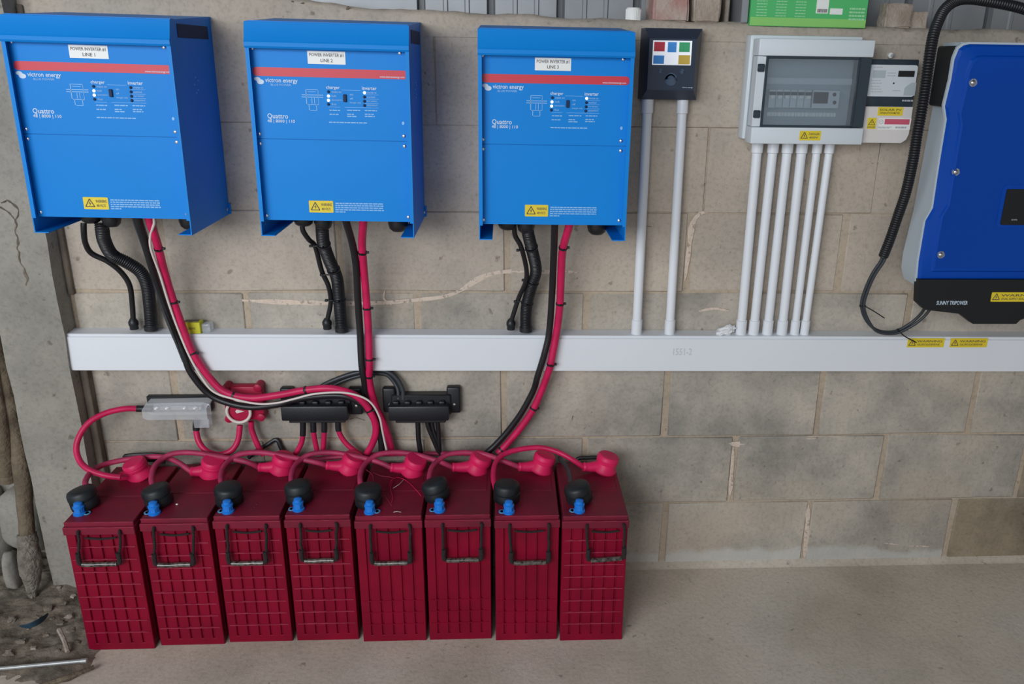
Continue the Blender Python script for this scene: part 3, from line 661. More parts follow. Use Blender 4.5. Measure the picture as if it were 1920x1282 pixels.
B().box(cl + .02, cr - .02, -.030, -.017, fz0 + .018, fz0 + .032, .002).done('fuse_link', 'steel', root)
for u in (292, 312, 345, 365):
    x = P(u, 765, -.035).x; B().lathe((x, -.029, fz0 + .025), (0, -1, 0), [(0, .0085), (.005, .0085), (.005, .005), (.011, .005), (.012, .002)], 6).done('nut', 'steel', root)
cable('battery_cable', 'red cable looping left from the fuse block down to the first battery', [(285, 766, -.030), (262, 766, -.034), (235, 766, -.045), (202, 773, -.06), (172, 788, -.08), (152, 811, -.10), (143, 839, -.12), (150, 865, -.14), (168, 881, -.155), (197, 891, -.16), (226, 895, -.155)], .0078, 'cable_red', sleeves=((0, .10),))
cable('battery_cable', 'red cable hanging in a loop between fuse block and red isolator', [(369, 786, -.03), (368, 806, -.03), (373, 828, -.04), (387, 845, -.05), (410, 852, -.055), (433, 845, -.05), (446, 826, -.04), (450, 797, -.03)], .0080, 'cable_red', sleeves=((0, .14),))
cable('battery_cable', 'short red cable dropping from the red isolator behind the batteries', [(471, 790, -.03), (472, 805, -.03), (478, 822, -.034), (484, 836, -.036), (494, 853, -.036)], .0078, 'cable_red')
# ================================================================== ISOLATOR SWITCH
a, c = P(424, 792, -.03), P(490, 722, -.03)
root = thing('isolator_switch', 'square red battery isolator switch with a white ring dial', 'switch', ((a.x + c.x) / 2, 0, a.z))
x0, x1, z0, z1 = a.x, c.x, a.z, c.z
b = B().box(x0, x1, -.030, -.0005, z0 + .006, z1 - .004, .006, 2)
for (x, z) in ((x0 + .010, z1 - .009), (x1 - .010, z1 - .007), (x0 + .010, z0 + .012), (x1 - .009, z0 + .016)): b.lathe((x, -.0005, z), (0, -1, 0), [(0, .011), (.034, .011), (.036, .008)], 16)
b.done('housing', 'redbox', root)
rc = P(447.5, 772, -.045); rr_ = .031
b = B(); pth = [rc + Vector((math.cos(t * math.pi / 24) * rr_, 0, math.sin(t * math.pi / 24) * rr_)) for t in range(49)]
b.tube(pth, .0042, 10, False); b.done('dial_ring', 'cable_white', root, label='white ring')
B().lathe((rc.x, -.028, rc.z), (0, -1, 0), [(0, .030), (.010, .030), (.012, .028), (.013, .010), (.013, .001)], 32).done('knob', 'redbox', root)
b = B(); b.prism([(rc.x - .010, rc.z), (rc.x - .006, rc.z + .0055), (rc.x, rc.z + .004), (rc.x + .014, rc.z), (rc.x, rc.z - .004), (rc.x - .006, rc.z - .0055)], 1, -.0425, -.040)
b.done('pointer', 'cable_white', root, label='white pointer')
# ================================================================== BUSBARS
def busbar(u0_, u1_, mL, mR, label, outs, mt_tabs):
    zt, zm, zb = P(u0_, 738, -.02).z, P(u0_, 758, -.04).z, P(u0_, 788, -.04).z
    x0, x1 = P(u0_, 770, -.05).x, P(u1_, 770, -.05).x
    root = thing('busbar', label, 'busbar', ((x0 + x1) / 2, 0, zb), 'black busbar boxes')
    B().box(x0 + .006, x1 + .004, -.030, -.0005, zb + .010, zt, .003).done('base', 'black', root)
    b = B(); b.box(x0, x1, -.056, -.012, zb + .004, zm, .005, 2); b.box(x0 + .018, x1 - .01, -.050, -.012, zb - .004, zb + .008, .002)
    b.done('cover', 'black', root)
    for i in range(5):
        x = x0 + .02 + (x1 - x0 - .04) * i / 4; B().box(x - .008, x + .008, -.042, -.020, zm - .002, zm + .008, .003, 2).done('clip', 'black', root)
    for (ua, ub, va, vb) in (mL, mR):
        xa_, xb_ = P(ua, va, -.02).x, P(ub, va, -.02).x; za, zb_ = P(ua, vb, -.02).z, P(ua, va, -.02).z
        t = B().box(xa_, xb_, -.024, -.0005, za, zb_, .006, 3).done('mounting_ear', 'black', root)
        B().lathe(((xa_ + xb_) / 2 + .002, -.024, za + (zb_ - za) * .35), (0, -1, 0), [(0, .0035), (.002, .0035), (.0025, .001)], 10).done('screw', 'steel', t)
    return root
busbar(527, 653, (524, 548, 727, 752), (652, 678, 727, 777), 'black busbar box with four red cables below it', 4, 1)
busbar(728, 842, (716, 741, 727, 773), (837, 863, 725, 774), 'black busbar box with only black cables below it, right of the red cables', 3, 1)
for i, (lab, pts) in enumerate((('leftmost of the four red cables below the left busbar', [(568, 786, -.034), (568, 809, -.034), (566, 828, -.034), (557, 846, -.036), (548, 856, -.036)]),
                 ('second red cable below the left busbar', [(587, 786, -.034), (588, 809, -.034), (591, 828, -.034), (596, 852, -.036)]),
                 ('third red cable below the left busbar', [(608, 786, -.030), (608, 809, -.030), (607, 828, -.030), (605, 852, -.034)]),
                 ('rightmost red cable below the left busbar, bending right', [(634, 786, -.034), (635, 807, -.034), (644, 825, -.036), (660, 841, -.04), (684, 856, -.042)]))):
    cable('battery_cable', lab, pts, .0073, 'cable_red', group='red cables below the left busbar', sleeves=((0, (.42, .40, .42, .30)[i]),))
for lab, pts in (('leftmost black cable below the right busbar', [(783, 784, -.034), (784, 805, -.034), (785, 825, -.034), (789, 850, -.036)]),
                 ('black cable slanting right below the right busbar', [(800, 784, -.036), (803, 800, -.036), (811, 820, -.036), (822, 845, -.036), (826, 852, -.036)]),
                 ('middle black cable below the right busbar', [(809, 784, -.030), (811, 802, -.030), (817, 822, -.032), (823, 850, -.034)]),
                 ('rightmost black cable below the right busbar', [(820, 784, -.036), (822, 805, -.034), (823, 825, -.034), (824, 850, -.034)])):
    cable('battery_cable', lab, pts, .0072 if lab[0] == 'l' else .0066, 'cable_black', group='black cables below the right busbar')

# ================================================================== BATTERIES
BX = [(-1.071, -.904, -.3215), (-.894, -.731, -.310), (-.721, -.558, -.3035), (-.547, -.386, -.303), (-.373, -.208, -.3125), (-.200, -.037, -.3115), (-.026, .136, -.3195), (.143, .309, -.326)]
HX = [(145, 228), (287, 366), (425, 502), (562, 634), (693, 772), (828, 905), (954, 1031), (1098, 1172)]
HB = [1058, 1059, 1056, 1051, 1056, 1050, 1055, 1050]
BB = [(163, 946), (301, 941), (431, 938), (563, 934), (692, 941), (822, 930), (950, 934), (1088, 936)]
PB = [(150, 963), (290, 962), (428, 959), (560, 955), (694, 960), (824, 957), (954, 960), (1086, 958)]
RB = [(266, 893), (398, 889), (527, 883), (654, 882), (772, 886), (892, 882), (1013, 882), (1132, 883)]
NP = [(224, 894), (357, 884), (484, 876), (611, 872), (732, 876), (848, 876), (972, 875), (1093, 875)]
BLAB = ['first dark red battery from the left, beside the pillar and loose earth', 'second dark red battery from the left, below the fuse block',
        'third dark red battery from the left, with a smudge on its lid', 'fourth dark red battery from the left, below the left busbar',
        'fifth dark red battery from the left, with stray wires on its lid', 'sixth dark red battery from the left, below the right busbar',
        'seventh dark red battery from the left, second from the right end', 'dark red battery at the right end of the row, beside bare floor']
ZL = .377
for i, (x0, x1, yf) in enumerate(BX):
    yb = yf + .284; root = thing('battery', BLAB[i], 'battery', ((x0 + x1) / 2, (yf + yb) / 2, 0), 'row of red batteries')
    n_ = Vector((x0, yf, 0)); b = B()
    b.box(x0 + .002, x1 - .002, yf + .0045, yb, 0, .350, .002)
    b.box(x0 + .0005, x1 - .0005, yf, yf + .008, 0, .020, .001)       # plinth band
    pw = (x1 - x0) / 5.75; cxm = (x0 + x1) / 2
    ed = [x0 + .0005] + [cxm + (j - 2) * pw for j in range(5)] + [x1 - .0005]
    for a_, c_ in zip(ed, ed[1:]): b.box(a_ + (.0026 if a_ != ed[0] else 0), c_ - (.0026 if c_ != ed[-1] else 0), yf, yf + .006, .018, .348, .0012)
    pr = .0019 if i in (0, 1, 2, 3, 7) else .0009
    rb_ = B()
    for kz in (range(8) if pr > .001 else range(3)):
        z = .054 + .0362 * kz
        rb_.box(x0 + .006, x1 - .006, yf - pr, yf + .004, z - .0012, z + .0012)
    for sx, ss in ((x0 + .002, -1), (x1 - .002, 1)):
        for j in range(9):
            y = yf + .02 + j * .030; b.box(min(sx, sx + ss * .0018), max(sx, sx + ss * .0018), y, y + .026, .018, .345)
    b.done('case', 'battery', root, sharp=25)
    rb_.done('raised_ribs', 'rib' if pr > .001 else 'battery', root, kind='stuff')  # pale rib colour stands in for light catching the edges
    b = B(); b.box(x0 - .0015, x1 + .0015, yf - .006, yb + .002, .344, .3655, .0015, 1); b.box(x0 + .001, x1 - .001, yf - .001, yb - .002, .360, ZL, .0018, 1)
    b.box(x0 + .012, x1 - .012, yf + .12, yf + .20, ZL - .002, ZL + .0012, .001)
    lid = b.done('lid', 'lid', root, sharp=25)
    for yy, zz in ((yf - .0062, .3650), (yf - .0012, .3765)): B().box(x0 + .001, x1 - .001, yy, yy + .0012, zz - .0010, zz + .0003).done('edge_highlight_strip', 'rib', lid)  # thin pale strips paint a highlight along the lid edges
    # rope handle
    ha, hb = P(HX[i][0], 1002, yf - .010), P(HX[i][1], 1002, yf - .010); bz = P(HX[i][0], HB[i], yf - .016).z
    tl_ = Vector((ha.x + .003, yf - .004, .356)); tr_ = Vector((hb.x - .003, yf - .004, .356))
    bl = Vector((P(HX[i][0] + 5, HB[i], yf - .016).x, yf - .016, bz)); br = Vector((P(HX[i][1] - 3, HB[i], yf - .016).x, yf - .016, bz + (.004 if i == 7 else 0)))
    pth = spline([tl_ + Vector((.004, .006, -.004)), tl_ + Vector((0, -.006, 0)), tl_ + Vector((0, -.009, -.02)), bl + Vector((-.001, .002, .02)), bl + Vector((.001, 0, .003)), bl + Vector((.007, 0, 0)),
                  br + Vector((-.007, 0, 0)), br + Vector((-.001, 0, .003)), br + Vector((.001, .002, .02)), tr_ + Vector((0, -.009, -.02)), tr_ + Vector((0, -.006, 0)), tr_ + Vector((-.004, .006, -.004))], .004)
    pth = [q + Vector((noise.noise(q * 55 + Vector((i * 9, 0, 0))) * .0022, -abs(noise.noise(q * 40)) * .001, noise.noise(q * 50 + Vector((0, i * 5, 0))) * .0018)) for q in pth]
    hd = B().tube(pth, .0036, 8).done('rope_handle', 'rope', root, sharp=60, label='black rope handle')
    B().tube([bl + Vector((.006, -.001, 0)), bl.lerp(br, .33) + Vector((0, -.001, -.001)), bl.lerp(br, .66) + Vector((0, -.001, .0005)), br + Vector((-.006, -.001, 0))], .0060, 10).done('grip', 'grip', hd, label='clear tube grip')
    sg = spline([bl + Vector((0, 0, .032)), bl + Vector((-.001, 0, .012)), bl + Vector((.001, 0, .001))], .004); B().tube(sg, .0060, 8).done('rope_knot', 'rope', hd)
    sg = spline([br + Vector((0, 0, .032)), br + Vector((.001, 0, .012)), br + Vector((-.001, 0, .001))], .004); B().tube(sg, .0060, 8).done('rope_knot', 'rope', hd)
    B().tube(spline([tl_ + Vector((.012, -.004, -.018)), (tl_ + tr_) / 2 + Vector((0, -.004, -.022)), tr_ + Vector((-.012, -.004, -.018))], .02), .0026, 8).done('handle_bar', 'rope', root)
    # black terminal boot
    p = PZ(BB[i][0], BB[i][1] + 3, ZL); rg = random.Random(50 + i); ax = (rg.uniform(-.28, .02) if i else -.22, rg.uniform(-.02, .12), 1)
    bo = B().lathe(p, ax, [(-.001, .030), (.002, .0335), (.012, .0342), (.022, .0338), (.0235, .0315), (.026, .0315), (.0275, .0345), (.040, .0342), (.047, .031), (.0500, .022), (.0510, .005)], 28).done('terminal_boot', 'rubber', root, sharp=50, label='black rubber terminal boot')
    # blue vent plug
    q = PZ(*PB[i], ZL)
    b = B().lathe(q, (0, 0, 1), [(0, .0150), (.004, .0150), (.006, .0118), (.016, .0110), (.0175, .0135), (.022, .0135), (.024, .0105), (.031, .0100), (.0335, .005)], 20)
    for a_ in range(6): b.box(q.x + .0105 * math.cos(a_ * 1.047) - .0016, q.x + .0105 * math.cos(a_ * 1.047) + .0016, q.y + .0105 * math.sin(a_ * 1.047) - .0016, q.y + .0105 * math.sin(a_ * 1.047) + .0016, ZL, ZL + .017)
    vp = b.done('vent_plug', 'plug', root, label='blue vent plug')
    sgn = 1 if i in (0, 4) else -1
    tb_ = B().lathe((q.x + sgn * .017, q.y, ZL), (0, 0, 1), [(.001, .0085), (.003, .0085), (.003, .0050), (.001, .0050)], 16).done('retaining_loop', 'plug_pale', vp, label='pale blue loop')
    # red terminal boot
    p = PZ(*RB[i], ZL); rg = random.Random(90 + i); tip = Vector((-.30 if i in (0,) else rg.uniform(.22, .48), rg.uniform(-.20, .05), 1)).normalized()
    rbm = B().lathe(p + Vector((0, 0, .001)), tip, [(-.002, .0300), (.003, .0345), (.008, .0345), (.018, .0290), (.026, .0270), (.028, .0300), (.034, .0305), (.036, .0285), (.038, .0310), (.046, .0300), (.050, .0265), (.051, .0050)], 24)
    nz_ = P(*NP[i], p.y - .012); mid = p + tip * .018
    npth = spline([mid, mid.lerp(nz_, .55) + Vector((0, 0, -.002)), nz_], .004); rbm.tube(npth, [.0195 - .0085 * (q_ / (len(npth) - 1)) + (.0015 if q_ == len(npth) - 2 else 0) for q_ in range(len(npth))], 16)
    b2 = rbm.done('terminal_boot', 'boot_red', root, sharp=35, label='bright red rubber terminal boot')
    RB[i] = (p, nz_)
    # rear handle loops that stick up above the lid
    if i in (0, 2, 7):
        if i == 0: pp = [(234, 866, yb + .004), (234, 856, yb + .006), (250, 853, yb + .006), (290, 852, yb + .006), (306, 857, yb + .006), (306, 868, yb + .004)]
        elif i == 2: pp = [(466, 858, yb + .004), (480, 846, yb + .006), (500, 834, yb + .010), (518, 824, yb + .012), (526, 838, yb + .008), (533, 852, yb + .004)]
        else: pp = [(1080, 870, yb + .004), (1083, 860, yb + .006), (1100, 858, yb + .006), (1128, 859, yb + .006), (1134, 872, yb + .004)]
        hb_ = B().tube(spline(pxpath(pp), .006), .0058, 8)
        if i == 0:
            qa, qb = P(232, 866, yb + .008), P(309, 852, yb + .008); hb_.box(qa.x, qb.x, yb + .003, yb + .018, qa.z, qb.z, .003)
        hb_.done('rear_handle', 'black', root, label='black rear handle')
# link cables black(n) -> red(n+1)
for i in range(7):
    bx = BB[i][0]; nose = RB[i + 1][1]; nx_, ny_ = NP[i + 1]
    if i == 0: px = [(166, 920, -.235), (160, 903, -.20), (172, 884, -.15), (198, 870, -.10), (245, 860, -.075), (300, 856, -.07), (333, 866, -.085)]
    elif i == 6: px = [(930, 918, -.215), (925, 895, -.18), (929, 868, -.135), (946, 851, -.10), (976, 842, -.085), (1015, 839, -.08), (1048, 848, -.09), (1074, 862, -.105)]
    else: px = [(bx - 12, 920, -.215), (bx - 17, 898, -.18), (bx - 12, 876, -.135), (bx + 2, 861, -.10), (bx + 20, 851, -.085), (bx + 52, 848, -.075), (bx + 88, 852, -.078), (nx_ - 25, 865, -.10)]
    path = spline(pxpath(px) + [nose + (RB[i + 1][0] - nose) * .05, nose + (RB[i + 1][0] - nose) * .35], .008)
    labs = ['dusty red link cable from the first battery to the second', 'dusty red link cable from the second battery to the third', 'dusty red link cable from the third battery to the fourth', 'dusty red link cable from the fourth battery to the fifth',
            'dusty red link cable from the fifth battery to the sixth', 'dusty red link cable from the sixth battery to the seventh', 'red link cable arching from the seventh battery to the right-hand end battery']
    B().tube(path, .0072, 12).done('link_cable', 'cable_dusty' if i < 6 else 'cable_red', sharp=60, label=labs[i], category='cable', group='red link cables over the batteries')
# red bundle running behind the link cables
cable('battery_cable', 'dusty red cable running flat along the back of the battery lids', [(560, 862, -.036), (620, 858, -.036), (690, 852, -.036), (760, 851, -.036), (860, 850, -.036), (925, 853, -.036)], .0062, 'cable_dusty')
cable('battery_cable', 'black cable rising behind the right-hand end battery', [(1070, 912, -.22), (1068, 890, -.17), (1062, 874, -.12), (1052, 862, -.07), (1050, 858, -.036)], .0062, 'cable_grey')
# stray thin wires on the fifth battery
wires = [([(686, 880), (698, 890), (700, 902)], 'cable_dusty'), ([(700, 886), (716, 892), (730, 894), (741, 897)], 'cable_dusty'), ([(730, 912), (734, 900), (744, 895), (754, 897), (766, 904), (780, 918), (790, 930)], 'boot_red'),
         ([(757, 899), (748, 908), (737, 915)], 'cable_white'), ([(737, 900), (732, 915), (736, 932), (734, 942)], 'boot_red'), ([(703, 905), (716, 922), (728, 938), (734, 948)], 'cable_dusty'), ([(738, 960), (744, 959), (752, 960)], 'cable_white')]
wt = thing('wire_offcuts', 'stray strands of thin red wire lying on the fifth battery lid', 'wire', PZ(735, 930, ZL))
for pts, mt_ in wires:
    B().tube(spline([PZ(u, v, ZL + .003 + .004 * (j % 2)) for j, (u, v) in enumerate(pts)], .004), .0008, 6).done('strand', mt_, wt)
# smudge marks on third lid
b = B()
for (u, v, r) in ((482, 945, .0030), (487, 940, .0024), (472, 954, .0022), (477, 950, .0018), (491, 938, .0018)):
    q = PZ(u, v, ZL); b.lathe(q, (0, 0, 1), [(0, r), (.001, r * .8), (.0012, r * .2)], 8)
b.done('spilled_drops', 'lid', label='small glossy drops on the third battery lid', category='spill', kind='stuff')
q = PZ(332, 946, ZL); b = B(); blob(b, (q.x, q.y, q.z + .0015), .0028, .002, .002, 70, .4, 2); b.done('plaster_crumb', 'label', label='tiny white crumb on the second battery lid', category='crumb')

# ================================================================== CONTROL PANEL
a0, a1 = P(1194, 186, 0), P(1313, 54, 0)
X0, X1, Z0, Z1 = .332, .476, 1.368, 1.532
fx0, fx1, fz0, fz1 = .341, .4535, 1.392, 1.508
root = thing('system_monitor', 'small dark navy control panel with a coloured tile screen', 'control panel', ((X0 + X1) / 2, 0, Z0))
b = B(); vs = [(X0, -.001, Z0), (X1, -.001, Z0), (X1, -.001, Z1), (X0, -.001, Z1), (X0 + .001, -.045, Z0), (X1 - .006, -.045, Z0), (X1 - .003, -.045, Z1), (X0 + .003, -.045, Z1), (fx0, -.08, fz0), (fx1, -.08, fz0), (fx1, -.08, fz1), (fx0, -.08, fz1)]
b.add(vs, [(0, 3, 2, 1), (0, 1, 5, 4), (1, 2, 6, 5), (2, 3, 7, 6), (3, 0, 4, 7), (4, 5, 9, 8), (5, 6, 10, 9), (6, 7, 11, 10), (7, 4, 8, 11), (8, 9, 10, 11)])
b.done('housing', 'navy', root, sharp=15)
s0, s1 = P(1222.5, 121.5, -.081), P(1298, 76.8, -.081)
scr = B().box(s0.x, s1.x, -.0815, -.08, s0.z, s1.z).done('screen', 'lit_screen', root, label='white screen with coloured tiles')
def tile(u0_, u1_, v0, v1, mt_):
    a, c = P(u0_, v1, -.0818), P(u1_, v0, -.0818); B().box(a.x, c.x, -.0822, -.0815, a.z, c.z).done('tile', mt_, scr)
tile(1226, 1247, 78.5, 96, 'red'); tile(1251.5, 1269, 79, 98, 'tblue'); tile(1273, 1294, 79.5, 97.5, 'tgreen'); tile(1224.5, 1245.5, 104, 119.5, 'tblue'); tile(1271.5, 1294, 103.5, 120.5, 'tyel')
for (u, v, r, nm) in ((1258, 148.6, .0150, 'dial_button'), (1238, 133, .0058, 'button'), (1279, 134, .0058, 'button')):
    p = P(u, v, -.082); o = B().lathe((p.x, -.080, p.z), (0, -1, 0), [(0, r), (.002, r), (.003, r * .85), (.002, r * .6), (.002, r * .55), (.0035, r * .4), (.0038, .0005)], 28).done(nm, 'navy_hi', root)
a, c = P(1279, 165.5, -.081), P(1299, 163, -.081); txt(B(), 'victron energy', a.x, c.x, a.z, c.z, -.0803).done('lettering', 'white', root)

# ================================================================== PVC CONDUITS
def pipe(ut, vt, ub, r, label, zt, group):
    pt, pb = P(ut, vt, -.030), P(ub, 610, -.030); x = pb.x; ztop = zt; zb = tz(x) - .001
    # straight run; slight lean allowed
    top = Vector((pt.x + (pt.x - pb.x) * (ztop - pt.z) / (pt.z - pb.z), -.030, ztop)); bot = Vector((pb.x - (pt.x - pb.x) * (pb.z - zb) / (pt.z - pb.z), -.030, zb))
    root = thing('plastic_conduit', label, 'conduit', bot.copy(), group)
    B().tube([bot, top], r, 20).done('pipe', 'pvc', root)
    d = (top - bot).normalized()
    B().lathe(bot, d, [(0, r + .0022), (.040, r + .0022), (.041, r)], 20).done('coupler', 'pvc', root)
    B().lathe(top, -d, [(0, r + .0025), (.034, r + .0025), (.036, r)], 20).done('coupler', 'pvc', root)
pipe(1211, 260, 1194, .0122, 'white conduit right beside the LINE 3 inverter', 1.37, 'conduits below the control panel')
pipe(1276, 260, 1256, .0118, 'white conduit below the control panel, the one farther from the inverter', 1.37, 'conduits below the control panel')
ords = ['first', 'second', 'third', 'fourth', 'fifth', 'sixth and last']
for i, (ut, ub, r) in enumerate(((1417, 1390, .0120), (1446, 1414, .0118), (1473, 1440, .0118), (1500, 1467, .0120), (1528, 1491, .0100), (1551, 1510, .0098))):
    pipe(ut, 310, ub, r, '%s from the left of the six white conduits below the breaker box' % ords[i], 1.276, 'six conduits below the breaker box')

# ================================================================== DISTRIBUTION BOX
root = thing('distribution_box', 'pale grey breaker box with a smoked window above six white conduits', 'breaker box', (.735, 0, 1.272))
B().box(.592, .868, -.045, -.0005, 1.276, 1.521, .004, 2).done('back_box', 'pvc_box', root)
x0, x1, z0, z1 = .598, .876, 1.270, 1.512
dz1, dz0 = P(1530, 106, -.1).z, P(1530, 239.5, -.1).z
B().box(x0, x1, -.100, -.047, dz1, z1, .003, 2).done('cover_band', 'pvc_box', root)
B().box(x0, x1, -.100, -.047, z0, dz0, .003, 2).done('cover_band', 'pvc_box', root)
B().box(x0 + .002, x1 - .002, -.060, -.044, dz0, dz1).done('inner_panel', 'panel_grey', root)
# door frame and window
wx0, wx1 = x0 + .024, x1 - .030
b = B(); b.box(x0 + .001, wx0 - .002, -.094, -.060, dz0 + .001, dz1 - .001, .001); b.done('hinge_strip', 'pvc_box', root)
b = B(); b.box(wx1, x1, -.094, -.060, dz0 + .001, dz1 - .001, .001); b.done('catch_strip', 'smoke_rim', root, label='dark door edge')
fr = B()
for t in ((wx0 - .003, wx0 + .003, dz0, dz1), (wx1 - .004, wx1 + .002, dz0, dz1), (wx0, wx1, dz0, dz0 + .005), (wx0, wx1, dz1 - .006, dz1)): fr.box(t[0], t[1], -.097, -.080, t[2], t[3], .0012)
fr.done('door_frame', 'smoke_rim', root)
B().box(wx0 + .002, wx1 - .003, -.0955, -.0935, dz0 + .004, dz1 - .005).done('door_window', 'smoke', root, label='smoked clear door')
for v in (127, 214):
    z = P(1424 if v < 150 else 1416, v, -.1).z; B().box(x0 + .002, x0 + .018, -.101, -.09, z - .009, z + .009, .002).done('hinge', 'smoke_rim', root)
# breakers behind the window
def Q(u, v, y=-.07): 
    p = P(u, v, y); return p.x, p.z
_, zA = Q(1480, 168); _, zB = Q(1480, 202)
bx0 = Q(1440, 185)[0]; bx1 = Q(1520, 185)[0]; bwid = (bx1 - bx0) / 6
for i in range(6):
    o = B().box(bx0 + i * bwid + .0005, bx0 + (i + 1) * bwid - .0005, -.074, -.058, zB, zA, .0008).done('breaker', 'din', root)
    zt_ = Q(1480, 180)[1]; B().box(bx0 + i * bwid + .0035, bx0 + (i + 1) * bwid - .0035, -.080, -.074, zt_ - .006, zt_ + .002, .0008).done('toggle', 'label', o)
    B().box(bx0 + i * bwid + .001, bx0 + (i + 1) * bwid - .001, -.0746, -.074, zt_ + .002, zt_ + .010).done('slot', 'smoke_rim', o)
mx0, mx1 = Q(1522, 185)[0], Q(1572, 185)[0]
o = B().box(mx0, mx1, -.076, -.058, zB, zA, .001).done('timer_module', 'din', root)
ax_, az_ = Q(1522, 193.5); cx_, cz_ = Q(1552, 172.5)
B().box(ax_, cx_, -.0768, -.076, az_, cz_).done('display', 'matt_black', o)
for v in (177, 192):
    ax_, az_ = Q(1562.5, v); B().lathe((ax_, -.076, az_), (0, -1, 0), [(0, .0045), (.001, .0045), (.0015, .001)], 12).done('button', 'matt_black', o)
ax_, az_ = Q(1440, 219); cx_, cz_ = Q(1570, 211); lines(B(), ax_, cx_, (az_ + cz_) / 2, .009, -.0602, 77).done('circuit_labels', 'label', root)
ax_, az_ = Q(1438, 157); cx_, cz_ = Q(1600, 148); B().box(ax_, cx_, -.064, -.058, az_, cz_).done('rail_cover', 'din', root)
a, c = P(1498, 263, -.1005), P(1540, 245.5, -.1005); sticker(root, a.x, c.x, a.z, c.z, -.1002, 'DANGER', '400V')

# ================================================================== METER
x0, x1 = .870, 1.004; zt, zc, zb = P(1675, 111, -.07).z, P(1675, 200.3, -.08).z, P(1665, 268, -.08).z
root = thing('electricity_meter', 'electricity meter with a cream terminal cover, right of the breaker box', 'meter', ((x0 + x1) / 2, 0, zb))
B().box(x0, x1, -.070, -.0005, zc - .002, zt, .003, 2).done('case', 'smoke_rim', root)
a, c = P(1631, 180.5, -.078), P(1726, 122.5, -.078); fx0, fx1, fz0, fz1 = .878, .999, a.z, c.z
fp_ = B().prism(rrect(fx0, fx1, fz0, fz1, .006, 3), 1, -.077, -.069).done('face_plate', 'din', root, label='pale grey face plate')
def R_(u0_, u1_, v0, v1, y=-.0785): 
    a, c = P(u0_, v1, y), P(u1_, v0, y); return a.x, c.x, a.z, c.z
q = R_(1684, 1716, 133, 144); B().box(q[0], q[1], -.0778, -.077, q[2], q[3]).done('display', 'matt_black', fp_)
q = R_(1636, 1662, 132, 146); B().box(q[0], q[1], -.0775, -.077, q[2], q[3]).done('printed_panel', 'panel_grey', fp_)
q = R_(1694, 1719, 155, 179); cxx, czz = (q[0] + q[1]) / 2, (q[2] + q[3]) / 2; B().prism([(q[0], q[2]), (q[1], q[2]), (q[1], q[3]), (q[1] - .012, q[3]), (q[0] + .004, q[3] - .009), (q[0], q[3] - .014)], 1, -.0775, -.077).done('printed_panel', 'panel_grey', fp_)
b = B()
for k_, (ua, ub, v) in enumerate(((1638, 1656, 126), (1634, 1652, 151), (1634, 1654, 156), (1633, 1650, 162), (1633, 1654, 167), (1633, 1655, 172), (1674, 1690, 170), (1664, 1680, 137), (1664, 1680, 142))):
    q = R_(ua, ub, v - 1, v + 1); lines(b, q[0], q[1], (q[2] + q[3]) / 2, .0016, -.0772, 60 + k_)
b.done('fine_print', 'grey_ink', fp_, kind='stuff')
p = P(1676, 156, -.078); B().lathe((p.x, -.077, p.z), (0, -1, 0), [(0, .002), (.001, .002), (.0012, .0005)], 8).done('lamp', 'matt_black', fp_)
p = P(1627, 141, -.08); B().lathe((p.x + .001, -.070, p.z), (0, -1, 0), [(0, .007), (.004, .007), (.006, .004)], 12).done('screw', 'steel', root)
q = R_(1694, 1716, 187, 191); lines(B(), q[0], q[1], (q[2] + q[3]) / 2, .004, -.0705, 91).done('serial_print', 'grey_ink', root)
pr_ = [(0, zc), (-.078, zc), (-.078, zb + .028), (-.072, zb + .010), (-.056, zb + .001), (-.04, zb), (0, zb)]
tcv = B().prism([(.8715, zc), (1.001, zc), (1.001, zb + .022), (.996, zb + .008), (.984, zb), (.8715, zb)], 1, -.078, -.0005).done('terminal_cover', 'cream', root, sharp=30, label='cream terminal cover')
q = R_(1645, 1694, 201, 216.5); sticker(tcv, q[0], q[1], q[2], q[3], -.0782, 'SOLAR PV', 'GENERATION METER', tri=False)
q = R_(1625, 1644, 221, 241.5); s_ = B().box(max(q[0], .873), q[1], -.0786, -.078, q[2], q[3]).done('warning_label', 'yellow', tcv, label='yellow square warning sticker')
c_ = (max(q[0], .873) + q[1]) / 2; hh = q[3] - q[2]; b = B()
b.prism([(c_ - .009, q[2] + hh * .35), (c_, q[3] - hh * .08), (c_ + .009, q[2] + hh * .35)], 1, -.0789, -.0787); b.done('symbol', 'ink', s_)
b = B().prism([(c_ - .0065, q[2] + hh * .40), (c_, q[3] - hh * .2), (c_ + .0065, q[2] + hh * .40)], 1, -.0791, -.0789); b.done('symbol', 'yellow', s_)
b = B().prism([(c_ + .001, q[3] - hh * .28), (c_ - .002, q[2] + hh * .58), (c_, q[2] + hh * .58), (c_ - .001, q[2] + hh * .42), (c_ + .002, q[2] + hh * .62), (c_, q[2] + hh * .62)], 1, -.0793, -.0791)
txt(b, 'DANGER', c_ - .010, c_ + .010, q[2] + hh * .07, q[2] + hh * .25, -.0788); b.done('lettering', 'ink', s_)
q = R_(1646, 1709, 222, 243); s_ = B().box(q[0], q[1], -.0785, -.078, q[2], q[3]).done('notice', 'label', tcv, label='white notice with a red band')
q2 = R_(1658, 1706, 223.5, 233); b2 = B().box(q2[0], q2[1], -.0789, -.0785, q2[2], q2[3]).done('red_band', 'pink', s_)
b = B(); q3 = R_(1646, 1672, 236, 238); lines(b, q3[0], q3[1], q3[2], .0013, -.0787, 5); q3 = R_(1646, 1668, 240, 242); lines(b, q3[0], q3[1], q3[3], .0013, -.0787, 6); q3 = R_(1678, 1702, 236, 242); lines(b, q3[0], q3[1], (q3[2] + q3[3]) / 2, .004, -.0787, 7)
